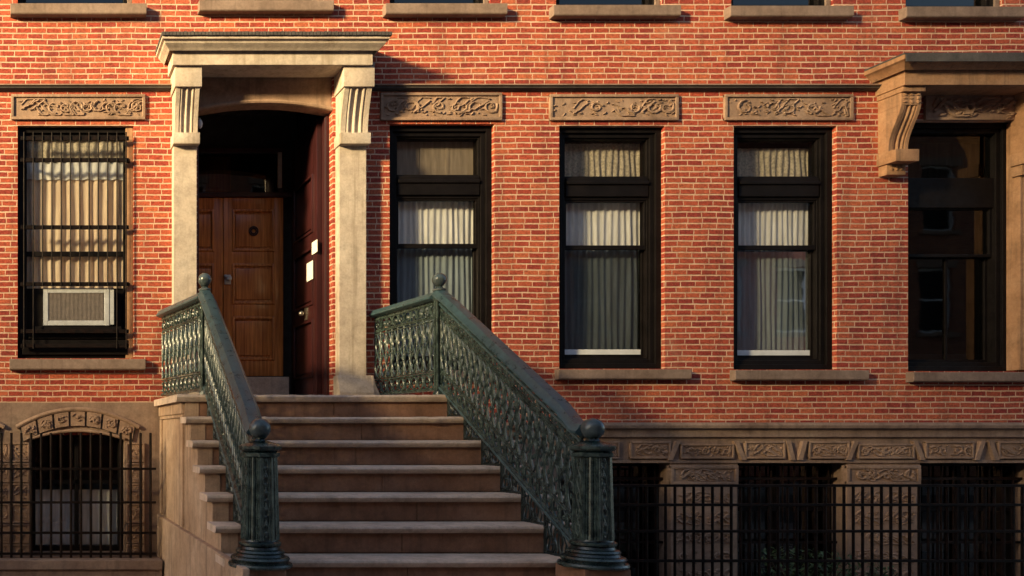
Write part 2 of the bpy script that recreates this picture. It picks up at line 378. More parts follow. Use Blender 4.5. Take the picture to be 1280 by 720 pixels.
# string course
def string(x0, x1):
    bm = nb(); zt = Z(108)
    molding(bm, [(0.0, zt+0.012), (0.066, zt+0.002), (0.070, zt-0.012), (0.0, zt-0.014)], x0, x1, 0.0, 0.01)
    sc = obj('string_course', bm, 'brown', house)
    bm = nb(); molding(bm, [(0.056, zt-0.0145), (0.050, zt-0.032), (0.02, zt-0.046), (0.0, zt-0.050)], x0, x1, 0.0, 0.01); obj('shadow_line', bm, 'slate', sc)  # dark slate underside paints in the shadow line below the course
string(XL, X(207)); string(X(466), X(1106)); string(X(1330), XR)

def ring(bm, x0, x1, z0, z1, w, y0, y1, bev=0.004, wb=None):
    wb = wb if wb is not None else w
    box(bm, x0, x0+w, y0, y1, z0, z1, bev); box(bm, x1-w, x1, y0, y1, z0, z1, bev)
    box(bm, x0+w-0.002, x1-w+0.002, y0+0.001, y1, z1-w, z1-0.001, bev); box(bm, x0+w-0.002, x1-w+0.002, y0+0.001, y1, z0+0.001, z0+wb, bev)
def pane(parent, x0, x1, z0, z1, y, mat='glass', name='pane'):
    bm = nb(); bm.faces.new([bm.verts.new(p) for p in ((x0-0.01, y, z0-0.01), (x1+0.01, y, z0-0.01), (x1+0.01, y, z1+0.01), (x0-0.01, y, z1+0.01))]); return obj(name, bm, mat, parent)
def sill(parent, px0, px1, py0, py1, mat='sill', proj=0.075):
    bm = nb(); x0, x1 = X(px0), X(px1); z1, z0 = Z(py0), Z(py1)
    prism(bm, [(0.1, z1+0.01), (-proj, z1-0.004), (-proj, z0+0.012), (-proj+0.012, z0), (0.01, z0), (0.1, z0)], x0, x1)
    es = bm.edges[:]; bmesh.ops.bevel(bm, geom=es, offset=0.004, segments=1, affect='EDGES')
    return obj('sill', bm, mat, parent)
def lintel(parent, px0, px1, py0, py1, seed, mat='carve'):
    bm = nb(); x0, x1 = X(px0), X(px1); z1, z0 = Z(py0), Z(py1)
    panel(bm, x0, x1, z0, z1, -0.028, 0.015, 0.026, 0.016)
    carving(bm, x0+0.035, x1-0.035, z0+0.035, z1-0.035, -0.014, seed, r=0.0135, dens=1.0)
    return obj('lintel', bm, mat, parent, smooth=True)
def curtain(x0, x1, z0, z1, y, mat, label, cat='curtain', per=0.064, amp=0.012, group=None, seed=0):
    rnd = random.Random(seed); bm = nb(); n = int((x1-x0)/0.006); rows = 14; V = []
    ph = [rnd.uniform(-0.5, 0.5) for _ in range(60)]
    for j in range(rows+1):
        t = j/rows; z = z0+(z1-z0)*t; row = []
        for i in range(n+1):
            u = (x1-x0)*i/n; k = u/per; a = math.sin(2*PI*k+ph[int(k) % 60]*1.1*math.sin(PI*(k % 1)))*amp*(0.75+0.5*ph[int(k+3) % 60])
            a += 0.005*math.sin(9*u+1.0*t+seed)+0.003*math.sin(41*u+seed)
            row.append(bm.verts.new((x0+u+0.006*math.sin(5*t+k), y+a*(1.0-0.25*t), z+0.004*math.sin(k*4) * (1-t))))
        V.append(row)
    for j in range(rows):
        for i in range(n): bm.faces.new((V[j][i], V[j][i+1], V[j+1][i+1], V[j+1][i]))
    o = obj('curtain', bm, mat, None, smooth=True)
    return tag(o, label, cat, group)

def tall_window(key, label_part, lint, sil, seed, glass_y=0.125, lower=True, trans=(10, 58), meet=150):
    """tall sash window with a transom light"""
    a, b, c, d = OPEN[key]; x0, x1, z1, z0 = X(a), X(b), Z(c), Z(d)
    bm = nb()
    ring(bm, x0, x1, z0, z1, 0.055, 0.050, 0.20); ring(bm, x0+0.052, x1-0.052, z0+0.052, z1-0.052, 0.045, 0.075, 0.20)
    ring(bm, x0+0.094, x1-0.094, z0+0.094, z1-0.094, 0.020, 0.095, 0.20)
    # mullion between transom light and sashes
    zt, zb = Z(c+60), Z(c+90)
    box(bm, x0+0.11, x1-0.11, 0.072, 0.2, zb+0.03, zt-0.02, 0.006); box(bm, x0+0.112, x1-0.112, 0.055, 0.1, zt-0.09, zt-0.055, 0.008)
    box(bm, x0+0.111, x1-0.111, 0.095, 0.19, zb, zb+0.031, 0.004); box(bm, x0+0.113, x1-0.113, 0.095, 0.19, zt-0.022, zt, 0.004)
    w = obj('window', bm, 'frame', house); w['label'] = label_part
    gx0, gx1 = x0+0.114, x1-0.114
    pane(w, gx0, gx1, zt, z1-0.114, glass_y)
    zm = Z(c+150)
    bm = nb(); ring(bm, gx0, gx1, zm-0.02, zb, 0.018, 0.105, 0.14, 0.003, 0.045); s = obj('upper_sash', bm, 'frame', w)
    pane(w, gx0+0.018, gx1-0.018, zm+0.02, zb-0.018, 0.128)
    bm = nb(); ring(bm, gx0, gx1, z0+0.114, zm+0.022, 0.020, 0.145, 0.18, 0.003, 0.04); obj('lower_sash', bm, 'frame', w)
    pane(w, gx0+0.02, gx1-0.02, z0+0.15, zm-0.02, 0.162, 'screen')
    lintel(w, *lint, seed)
    if sil: sill(w, *sil)
    return w, (gx0, gx1, z0+0.15, zm, zb, zt, z1)
GC = 'sheer curtains hung in the parlour windows'
names = {'w2': ('behind the right stair railing', 'first'), 'w3': ('second to the right of the doorway', 'second'), 'w4': ('left of the hooded dark window', 'third')}
cfg = {'w2': ((475, 626, 117, 151), (480, 640, 463, 474), 11), 'w3': ((686, 846, 119, 151), (693, 858, 462, 475), 23), 'w4': ((904, 1064, 119, 151), (912, 1078, 463, 476), 35)}
for k, (lt, sl, sd) in cfg.items():
    w, (gx0, gx1, zl, zm, zb, zt, z1) = tall_window(k, 'tall black sash window with transom ' + names[k][0], lt, sl, sd)
    curtain(gx0-0.05, gx1+0.05, zl-0.05 if k == 'w2' else zl+0.045, zb+0.03, 0.212, 'curtain', 'long pale sheer curtain in the window ' + names[k][0], group=GC, per={'w2': 0.060, 'w3': 0.066, 'w4': 0.054}[k], amp={'w2': 0.010, 'w3': 0.011, 'w4': 0.009}[k], seed=sd)
    if k == 'w2':
        bm = nb(); box(bm, gx0-0.03, gx1+0.02, 0.21, 0.216, zt-0.02, z1-0.1); 
        for q in range(3): box(bm, gx0-0.03+0.3*q, gx0+0.27*q, 0.206, 0.209, zt-0.01, z1-0.12)
        tag(obj('roller_blind', bm, 'shade'), 'flat brown shade behind the transom light of the window behind the right railing', 'blind')
    else:
        curtain(gx0-0.05, gx1+0.05, zt-0.04, z1-(0.11 if k == 'w3' else 0.16), 0.215, 'lace', 'short lace curtain in the transom of the window ' + names[k][0], group='lace curtains in transom lights', per=0.06, amp=0.008, seed=sd+1)
        bm = nb(); box(bm, gx0+0.022, gx1-0.022, 0.150, 0.1605, zl+0.002, zl+0.056, 0.003)
        o = obj('window_guard', bm, 'white', w)

# --- window 1, with grille and air conditioner
a, b, c, d = OPEN['w1']; x0, x1, z1, z0 = X(a), X(b), Z(c), Z(d)
bm = nb(); ring(bm, x0, x1, z0, z1, 0.055, 0.05, 0.2); ring(bm, x0+0.052, x1-0.052, z0+0.052, z1-0.052, 0.04, 0.075, 0.2)
box(bm, x0+0.09, x1-0.09, 0.09, 0.12, Z(318), Z(312), 0.004)
w1 = obj('window', bm, 'frame', house); w1['label'] = 'barred sash window left of the doorway'
bm = nb(); box(bm, x1-0.075, x1-0.003, 0.028, 0.049, z0+0.002, z1-0.002, 0.006); obj('brick_mould', bm, 'rust', w1)
pane(w1, x0+0.09, x1-0.09, Z(316), z1-0.09, 0.105); pane(w1, x0+0.09, x1-0.09, Z(358), Z(316), 0.106)
lintel(w1, 14, 181, 119, 150, 5); sill(w1, 12, 181, 449, 463)
bm = nb(); box(bm, x0+0.09, x1-0.09, 0.12, 0.16, z0+0.09, Z(358), 0.004); obj('filler_panel', bm, 'frame', w1)
curtain(x0+0.08, x1-0.08, Z(360), Z(218), 0.150, 'tan', 'tan pleated curtain behind the barred window left of the doorway', per=0.094, amp=0.022, seed=3)
curtain(x0+0.07, x1-0.07, Z(220), Z(198), 0.135, 'curtain', 'short white valance behind the barred window left of the doorway', 'valance', per=0.094, amp=0.014, seed=4)
curtain(x0+0.07, x1-0.07, Z(198), Z(170), 0.135, 'lace', 'greenish lace strip at the top of the barred window', 'curtain', per=0.08, amp=0.01, seed=9)
# grille
g = empty('window_grille', (X(95), -0.05, Z(440)), 'black iron security grille over the window left of the doorway', 'window grille')
gy = -0.035
for py in (173, 200, 284, 355, 414, 432):
    bm = nb(); box(bm, X(26, gy), X(161, gy), gy-0.014, gy+0.014, Z(py+2.6, gy), Z(py-2.2, gy), 0.003)
    obj('cross_bar', bm, 'blackiron', g)
first = None
xs = [30 + 11.6*i for i in range(12)]
for px in xs:
    bm = nb(); x = X(px, gy)
    tube(bm, [(x, gy-0.018, Z(436 if px < 50 or px > 143 else 357, gy)), (x, gy-0.018, Z(166, gy))], 0.0062, sides=8)
    obj('bar', bm, 'blackiron', g, smooth=True)
for px in (27, 161):
    for py in (200, 355):
        bm = nb(); box(bm, X(px, gy)-0.012, X(px, gy)+0.012, gy, 0.06, Z(py, gy)-0.012, Z(py, gy)+0.012); obj('bracket', bm, 'blackiron', g)
# AC unit, with its shelf
ac = empty('air_conditioner', (X(97), 0.05, Z(408)), 'white boxy air conditioner with ribbed grille in the barred window', 'air conditioner')
ax0, ax1, az0, az1 = X(54, 0.0), X(143, 0.0), Z(407), Z(360)
bm = nb(); box(bm, ax0+0.01, ax1-0.01, 0.015, 0.4, az0+0.005, az1-0.005, 0.012); obj('body', bm, 'acwhite', ac)
bm = nb(); ring(bm, ax0, ax1-0.05, az0, az1, 0.05, -0.005, 0.03, 0.006); obj('front_frame', bm, 'acwhite', ac)
bm = nb(); box(bm, ax0+0.05, ax1-0.1, 0.010, 0.02, az0+0.05, az1-0.05)
k = 0
x = ax0+0.056
while x < ax1-0.105:
    box(bm, x, x+0.006, 0.002, 0.012, az0+0.05, az1-0.05); x += 0.013
obj('grille', bm, 'greym', ac)
bm = nb(); box(bm, ax1-0.046, ax1-0.004, 0.0, 0.014, az0+0.01, az1-0.01, 0.003); obj('side_panel', bm, 'acwhite', ac)
bm = nb(); box(bm, X(44), X(152), 0.0, 0.1, Z(416), Z(408), 0.004); box(bm, X(36), X(158), 0.015, 0.1, Z(423), Z(417), 0.004); box(bm, X(28), X(160), 0.02, 0.1, Z(443), Z(424.5), 0.004)
tag(obj('support_shelf', bm, 'frame'), 'black stepped timber shelf under the air conditioner', 'shelf')

# --- upper-floor windows (their lower edges)
for i, (a, b, c) in enumerate(UP):
    x0, x1, z0 = X(a), X(b), Z(c); z1 = z0+2.15
    bm = nb(); ring(bm, x0, x1, z0, z1, 0.05, 0.05, 0.2); ring(bm, x0+0.048, x1-0.048, z0+0.048, z1-0.048, 0.035, 0.08, 0.19)
    box(bm, x0+0.08, x1-0.08, 0.1, 0.17, (z0+z1)/2-0.03, (z0+z1)/2+0.03, 0.004)
    w = obj('window', bm, 'frame', house); w['label'] = 'upper storey window with stone sill'
    bm = nb(); box(bm, x1-0.05, x1-0.003, 0.028, 0.049, z0+0.002, z1-0.002, 0.005); obj('brick_mould', bm, 'sill', w)
    pane(w, x0+0.08, x1-0.08, z0+0.08, z1-0.08, 0.13, 'darkglass')
    sill(w, a-9, b+16, c-0.5, c+13.5, 'sill', 0.085)
    lb = nb(); box(lb, x0-0.1, x1+0.1, -0.03, 0.01, z1+0.003, z1+0.27, 0.006); obj('lintel', lb, 'carve', w)
# --- left off-frame window
x0, x1, z1, z0 = X(-190), X(-60), Z(157), Z(448)
bm = nb(); ring(bm, x0, x1, z0, z1, 0.055, 0.05, 0.2); w = obj('window', bm, 'frame', house); pane(w, x0+0.05, x1-0.05, z0+0.05, z1-0.05, 0.13, 'darkglass')
lintel(w, -200, -48, 119, 150, 77); sill(w, -200, -48, 449, 463)

# --- hooded window on the right
a, b, c, d = OPEN['w5']; x0, x1, z1, z0 = X(a), X(b), Z(c), Z(d)
bm = nb(); ring(bm, x0, x1-0.01, z0, z1, 0.055, 0.075, 0.26); ring(bm, x0+0.052, x1-0.062, z0+0.052, z1-0.052, 0.045, 0.1, 0.26)
box(bm, x0+0.09, x1-0.1, 0.12, 0.26, Z(256), Z(218), 0.006); 
w5 = obj('window', bm, 'frame', house); w5['label'] = 'dark sash window under the right stone hood'
pane(w5, x0+0.1, x1-0.11, Z(218), z1-0.09, 0.155, 'darkglass')
bm = nb(); ring(bm, x0+0.09, x1-0.10, Z(318), Z(254), 0.03, 0.14, 0.18); obj('upper_sash', bm, 'frame', w5)
pane(w5, x0+0.12, x1-0.13, Z(314), Z(257), 0.165, 'darkglass')
bm = nb(); ring(bm, x0+0.09, x1-0.10, z0+0.1, Z(314), 0.03, 0.185, 0.22); box(bm, (x0+x1)/2+0.02, (x0+x1)/2+0.04, 0.19, 0.21, z0+0.13, Z(318)); obj('lower_sash', bm, 'frame', w5)
pane(w5, x0+0.12, x1-0.13, z0+0.12, Z(317), 0.205, 'darkglass')
bm = nb(); box(bm, x0+0.1, X(1240), 0.24, 0.30, Z(447.5), Z(440), 0.004); obj('inner_sill', bm, 'white', w5)
sill(w5, 1132, 1330, 465.5, 478, 'sill', 0.085)
curtain(x0+0.08, x1-0.1, Z(218)-0.03, Z(168), 0.26, 'shade', 'dim brown blind behind the transom light of the hooded window', 'blind', per=0.2, amp=0.01, seed=12)
# right stone jamb of that window
bm = nb(); box(bm, X(1272)-0.002, X(1318), -0.055, 0.02, Z(463), Z(107), 0.006); obj('pilaster', bm, 'rust', house)
bm = nb(); box(bm, X(1272)-0.03, X(1272)-0.003, -0.052, 0.2, Z(463), Z(152), 0.004); obj('pilaster_return', bm, 'rust', house)

# ------------------------------------------------------------------ stone hoods
def console(bm, x0, x1, zt, zb, ptop, pbot, y0=0.0, flutes=3, belly=0.5):
    """scroll bracket in side profile, extruded across, with ribs down its face"""
    n = 18; prof = []
    for i in range(n+1):
        t = i/n; s = 0.5-0.5*math.cos(PI*t)
        p = ptop+(pbot-ptop)*(belly*s+(1-belly)*t) - 0.022*math.sin(PI*t)
        prof.append((y0-p, zt+(zb-zt)*t))
    w = x1-x0; m = w*0.14
    core = [(y+0.022, z) for y, z in prof]
    prism(bm, core + [(0.01, zb), (0.01, zt)], x0, x1)
    for e0, e1 in ((x0-0.001, x0+m*1.25), (x1-m*1.25, x1+0.001)): prism(bm, [(0.01, zt)] + prof + [(0.01, zb)], e0, e1)
    for k in range(flutes):
        cx = x0+m+(w-2*m)*(k+0.5)/flutes
        tube(bm, [(cx, y+0.017, z) for y, z in prof], (w-2*m)/flutes*0.26, Vector((1, 0, 0)), 8)
hood = obj('door_surround', (lambda bm: (box(bm, X(212), X(463), -0.12, 0.01, Z(88), Z(84)), bm)[1])(nb()), 'cream', house)
# frieze with left / right returns (front about 0.30 proud)
PF = 0.30
fx0, fx1 = X(216, -PF), X(466, -PF)
zf1, zf0 = Z(61, -PF), Z(81, -PF)
bm = nb(); box(bm, fx0, fx1, -PF, 0.01, zf0, zf1, 0.004); obj('frieze', bm, 'cream', hood)
zc1 = Z(42, -PF-0.12)
bm = nb(); molding(bm, [(0.115, zc1-0.012), (0.118, zc1-0.045), (0.095, zc1-0.055), (0.088, zc1-0.075), (0.055, zc1-0.105), (0.038, zc1-0.125), (0.034, zf1+0.022), (0.012, zf1+0.02), (0.010, zf1+0.001)], fx0, fx1, -PF, 0.008)
obj('cornice', bm, 'cream', hood)
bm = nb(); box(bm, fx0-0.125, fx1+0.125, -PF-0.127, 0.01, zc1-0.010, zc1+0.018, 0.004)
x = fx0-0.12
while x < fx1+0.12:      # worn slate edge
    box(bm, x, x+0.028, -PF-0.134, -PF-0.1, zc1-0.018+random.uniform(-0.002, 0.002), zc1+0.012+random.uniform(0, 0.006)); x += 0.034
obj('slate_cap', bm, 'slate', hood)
# pilasters and consoles
PP = 0.11
def pil(px0, px1, base):
    bm = nb(); x0, x1 = X(px0, -PP), X(px1, -PP)
    box(bm, x0, x1, -PP, 0.012, Z(478, -PP) if base else Z(478, -PP), Z(181, -PP), 0.005)
    o = obj('pilaster', bm, 'cream', hood)
    bm = nb(); zb = 1.965
    prism(bm, [(0.012, zb), (-PP-0.085, zb), (-PP-0.085, zb+0.07), (-PP-0.06, zb+0.12), (-PP-0.02, zb+0.2), (-PP-0.006, zb+0.24), (0.012, zb+0.24)], x0-0.02, x1+0.045)
    prism(bm, [(x1+0.044, zb), (x1+0.11, zb), (x1+0.105, zb+0.06), (x1+0.07, zb+0.14), (x1+0.044, zb+0.235)], -PP-0.06, 0.011, 'y')
    obj('pilaster_base', bm, 'cream', hood)
    # console above
    PT = 0.27
    cx0, cx1 = x0+0.0, x1+0.005
    bm = nb(); box(bm, cx0-0.012, cx1+0.015, -PT, 0.011, Z(108, -PT), zf0-0.001, 0.005)
    console(bm, cx0+0.004, cx1-0.004, Z(108, -PT)-0.001, Z(166, -0.17), PT-0.02, 0.14, 0.0, 3, 0.25)
    box(bm, cx0-0.014, cx1+0.012, -0.185, 0.011, Z(180, -0.17), Z(166, -0.17)-0.001, 0.005)
    obj('console', bm, 'cream', hood, smooth=True)
pil(217, 246, False); pil(424, 458, True)
# spandrel panel with a segmental arch
def arch_panel(bm, x0, x1, ztop, zspring, rise, y0, y1, n=24):
    bot = []
    for i in range(n+1):
        t = -1+2*i/n; bot.append((x0+(x1-x0)*i/n, zspring+rise*(1-t*t)))
    prism(bm, [(x0, ztop), (x1, ztop)][::-1] and ([(x0, ztop)] + bot + [(x1, ztop)]), y0, y1, 'y')
    return bot
dx0, dx1 = DOOR[0]+0.001, DOOR[1]-0.001
bm = nb(); bot = arch_panel(bm, dx0, dx1, Z(88), Z(138), 0.075, 0.03, 0.19)
tube(bm, [(x, 0.02, z+0.02) for x, z in bot], 0.022, Vector((0, 1, 0)), 8)
obj('arched_spandrel', bm, 'carve', hood, smooth=True)
# door jamb lining in burgundy
bm = nb(); box(bm, dx1-0.03, dx1, 0.10, 0.235, 1.965, Z(140), 0.004)
box(bm, dx0, dx0+0.03, 0.10, 0.235, 1.965, Z(140), 0.004)
tube(bm, [(dx1-0.035, 0.12, 2.0), (dx1-0.035, 0.12, Z(142))], 0.011, sides=8)
obj('door_jamb', bm, 'burg', hood)
# right hood
PF2 = 0.30
gx0 = X(1131, -PF2); gx1 = X(1345, -PF2); g1, g0 = Z(86, -PF2), Z(106, -PF2)
rh = obj('window_hood', (lambda bm: (box(bm, gx0, gx1, -PF2, 0.01, g0, g1, 0.004), bm)[1])(nb()), 'rust', house)
gc = Z(68, -PF2-0.1)
bm = nb(); molding(bm, [(0.11, gc-0.004), (0.112, gc-0.045), (0.09, gc-0.06), (0.06, gc-0.09), (0.035, gc-0.12), (0.03, g1+0.015), (0.008, g1+0.001)], gx0, gx1, -PF2, 0.008)
obj('cornice', bm, 'rust', rh)
bm = nb(); box(bm, gx0-0.11, gx1+0.11, -PF2-0.11, 0.01, gc-0.003, gc+0.015, 0.004); box(bm, gx0-0.105, gx1+0.105, -PF2-0.122, -PF2-0.1125, gc-0.075, gc-0.0035, 0.003); obj('slate_cap', bm, 'slate', rh)  # slate cap; its dark front strip paints in the cornice's unlit face
def big_console(cx0, cx1):
    PT = 0.27
    bm = nb(); box(bm, cx0-0.012, cx1+0.012, -PT, 0.011, g0-0.05, g0-0.001, 0.004)
    box(bm, cx0, cx1, -PT+0.03, 0.011, g0-0.17, g0-0.05, 0.003)
    for i in range(3):
        for j in range(3): blob(bm, (cx0+(cx1-cx0)*(i+0.5)/3, -PT+0.03, g0-0.07-0.035*j), 0.022, 0.014, 0.014, random.uniform(0, 2))
    console(bm, cx0+0.001, cx1-0.001, g0-0.171, Z(188, -0.15), PT-0.03, 0.11, 0.0, 3, 0.8)
    box(bm, cx0-0.015, cx1+0.02, -0.20, 0.011, Z(202, -0.18), Z(188, -0.15)-0.001, 0.005)
    box(bm, cx0+0.005, cx1-0.005, -0.09, 0.011, Z(218, -0.1), Z(202, -0.18)-0.001, 0.004)
    for i in range(3):
        for j in range(2): blob(bm, (cx0+0.02+(cx1-cx0-0.04)*(i+0.5)/3, -0.09, Z(206, -0.1)-0.04*j), 0.02, 0.012, 0.016, random.uniform(0, 2))
    obj('console', bm, 'rust', rh, smooth=True)
big_console(X(1128, -0.25), X(1153, -0.25)); big_console(X(1300, -0.25), X(1328, -0.25))
bm = nb(); box(bm, X(1154), X(1271), -0.03, -0.001, Z(151), Z(112), 0.004); carving(bm, X(1160), X(1268), Z(149), Z(122), -0.03, 91, 0.024); obj('carved_frieze', bm, 'carve', rh, smooth=True)

# ------------------------------------------------------------------ vestibule
VD = 1.2
fz = 1.97
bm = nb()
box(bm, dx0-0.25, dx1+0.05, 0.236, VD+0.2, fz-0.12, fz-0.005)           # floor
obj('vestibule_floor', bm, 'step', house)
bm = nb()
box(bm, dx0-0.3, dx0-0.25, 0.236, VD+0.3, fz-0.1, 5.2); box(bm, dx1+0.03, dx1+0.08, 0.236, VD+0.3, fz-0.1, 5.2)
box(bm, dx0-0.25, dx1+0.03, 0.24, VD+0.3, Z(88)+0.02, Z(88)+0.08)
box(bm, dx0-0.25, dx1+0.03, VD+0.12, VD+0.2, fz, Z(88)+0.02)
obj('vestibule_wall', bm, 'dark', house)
# threshold step
bm = nb(); box(bm, X(262, 0.95), X(361.5, 0.95), 0.95, VD+0.1, fz, Z(471, 0.95), 0.008); obj('threshold', bm, 'tread', house)
# inner double doors
def leaf(x0, x1, z0, z1, y, panels, name_label, margin=0.07, mat='door'):
    bm = nb(); box(bm, x0, x1, y+0.018, y+0.06, z0, z1)
    zc = z0
    zs = [z0] + [z for p in panels for z in p] + [z1]
    ring(bm, x0, x1, z0, z1, margin, y, y+0.02, 0.003, panels[0][0]-z0)
    for i in range(len(panels)-1): box(bm, x0+margin-0.002, x1-margin+0.002, y+0.001, y+0.02, panels[i][1], panels[i+1][0], 0.003)
    box(bm, x0+margin-0.002, x1-margin+0.002, y+0.0015, y+0.02, panels[-1][1], z1-0.003, 0.003)
    for p0, p1 in panels:
        ring(bm, x0+margin-0.004, x1-margin+0.004, p0-0.004, p1+0.004, 0.030, y-0.016, y+0.012, 0.008)
        box(bm, x0+margin+0.035, x1-margin-0.035, y+0.002, y+0.03, p0+0.05, p1-0.05, 0.014)
    return bm
zD0, zD1 = Z(470, VD), Z(247, VD)
pz = [(Z(450, VD), Z(396, VD)), (Z(380, VD), Z(330, VD)), (Z(314, VD), Z(262, VD))]
dxa, dxb = X(279.5, VD), X(354, VD)
bm = leaf(dxa, dxb, zD0, zD1, VD, pz, '', 0.10)
d1 = obj('door', bm, 'door', house, smooth=True); d1['label'] = 'varnished brown panelled inner door leaf with round medallion'
bm = nb(); cxm, czm = (dxa+dxb)/2, Z(289, VD)
for r_, t_ in ((0.05, 0.012), (0.03, 0.016)): tube(bm, [(cxm+r_*math.cos(2*PI*k/20), VD-0.012, czm+r_*math.sin(2*PI*k/20)) for k in range(20)], t_*0.6, Vector((0, 1, 0)), 6, closed=True)
for k in range(8): blob(bm, (cxm+0.04*math.cos(k*PI/4), VD-0.004, czm+0.04*math.sin(k*PI/4)), 0.014, 0.01, 0.014)
obj('medallion', bm, 'burg', d1, smooth=True)
bm = nb(); kx, kz = dxa+0.045, Z(349, VD)
blob(bm, (kx, VD-0.06, kz), 0.035, 0.035, 0.035, 0, 2); box(bm, kx-0.035, kx+0.035, VD-0.012, VD+0.002, kz-0.06, kz+0.05, 0.006); blob(bm, (kx-0.03, VD-0.03, kz+0.03), 0.02, 0.02, 0.02, 0, 2)
obj('door_knob', bm, 'white', d1, smooth=True)
bm = leaf(dxa-0.008-(dxb-dxa), dxa-0.008, zD0, zD1, VD+0.004, pz, '', 0.10)
d2 = obj('door', bm, 'door', house, smooth=True); d2['label'] = 'left inner door leaf, mostly hidden behind the stone pilaster'
# transom above the inner doors
bm = nb(); ring(bm, dxa-0.008-(dxb-dxa), dxb, zD1+0.002, Z(185, VD), 0.05, VD, VD+0.08)
box(bm, dxa-0.008-(dxb-dxa), dxb+0.2, VD-0.03, VD+0.08, zD1+0.003, zD1+0.055, 0.008)
tr = obj('transom_frame', bm, 'burg', house)
pane(tr, dxa-0.01-(dxb-dxa)+0.05, dxb-0.05, zD1+0.05, Z(188, VD), VD+0.04, 'darkglass')
bm = nb(); box(bm, X(232, VD), X(290, VD), VD+0.05, VD+0.075, Z(238, VD), Z(194, VD), 0.006); box(bm, X(238, VD), X(284, VD), VD+0.043, VD+0.052, Z(234, VD), Z(199, VD), 0.006); obj('transom_reflection', bm, 'door', tr)  # oak panel stands in for a warm reflection in the transom glass
bm = nb(); box(bm, X(346, VD), X(351, VD), VD-0.05, VD-0.02, Z(236, VD), Z(192, VD), 0.003); obj('lit_sliver', bm, 'cream', tr)  # pale board stands in for a sliver of light beside the transom
# outer leaf folded back against the right side of the vestibule (built facing -x)
bm = leaf(0.26, 1.14, fz+0.02, Z(150, 0.3), 0.0, [(fz+0.25, fz+0.85), (fz+1.0, fz+1.6), (fz+1.75, fz+2.35)], '', 0.12, 'burg')
# rotate: local (x->y depth, y->-x)
for v in bm.verts:
    xx, yy, zz = v.co; v.co = (dx1-0.075+yy, xx, zz)
od = obj('open_door', bm, 'burg', house, smooth=True); od['label'] = 'burgundy outer door leaf folded open against the side of the entry'
bm = nb(); yk = 0.62
blob(bm, (dx1-0.13, 0.60, Z(392, 0.6)), 0.03, 0.03, 0.03, 0, 2); box(bm, dx1-0.085, dx1-0.074, 0.56, 0.64, Z(392, 0.6)-0.07, Z(392, 0.6)+0.06, 0.004); obj('door_knob', bm, 'brass', od, smooth=True)
def sideplate(pxc, pyc, w, h, y, label, mat='paper'):
    bm = nb(); xx = dx1-0.088
    box(bm, xx-0.004, xx, y-w/2, y+w/2, Z(pyc, y)-h/2, Z(pyc, y)+h/2)
    box(bm, xx-0.0055, xx-0.0042, y-w*0.3, y+w*0.3, Z(pyc, y)-h*0.32, Z(pyc, y)+h*0.30)
    return tag(obj('notice', bm, mat), label, 'notice')
def ydep(px): return (dx1-0.088)*F/(px-VX)+CY
sideplate(393, 309, 0.17, 0.125, ydep(393.5), 'small white paper notice, the upper one on the open burgundy door')
sideplate(387, 339, 0.20, 0.19, ydep(387.5), 'taller white paper notice, the lower one on the open burgundy door')
bm = nb(); tube(bm, [(X(243.5), -0.12, Z(150)), (X(246), -0.2, Z(150))], 0.01); 
# little glass lantern at the left of the opening
lx, ly = X(250, 0.06), 0.06
lt = empty('wall_lantern', (lx, ly, Z(156)), 'tiny pale glass lantern high on the left edge of the doorway', 'lantern')
bm.free(); bm = nb(); lathe(bm, lx, ly, [(0.008, Z(158)), (0.022, Z(156)), (0.028, Z(152)), (0.022, Z(149)), (0.01, Z(147))], 12); obj('shade', bm, 'white', lt, smooth=True)
bm = nb(); tube(bm, [(DOOR[0]+0.0, ly, Z(146)), (lx, ly, Z(145)), (lx, ly, Z(147))], 0.006); obj('arm', bm, 'brass', lt)

# ------------------------------------------------------------------ basement, left
BL = -0.05
sx0 = 1.32    # outer face of stoop cheek
bwin = (X(38, BL), X(156, BL), Z(691, BL), Z(540, BL))
bm = nb(); sheet(bm, (XL, sx0+0.3), (0.0, Z(507, BL)), [bwin, (X(-130, BL), X(-12, BL), Z(691, BL), Z(540, BL))], BL, 0.3)
box(bm, XL, sx0+0.3, BL+0.002, 0.02, Z(507, BL)-0.001, Z(505.5, BL)+0.02)
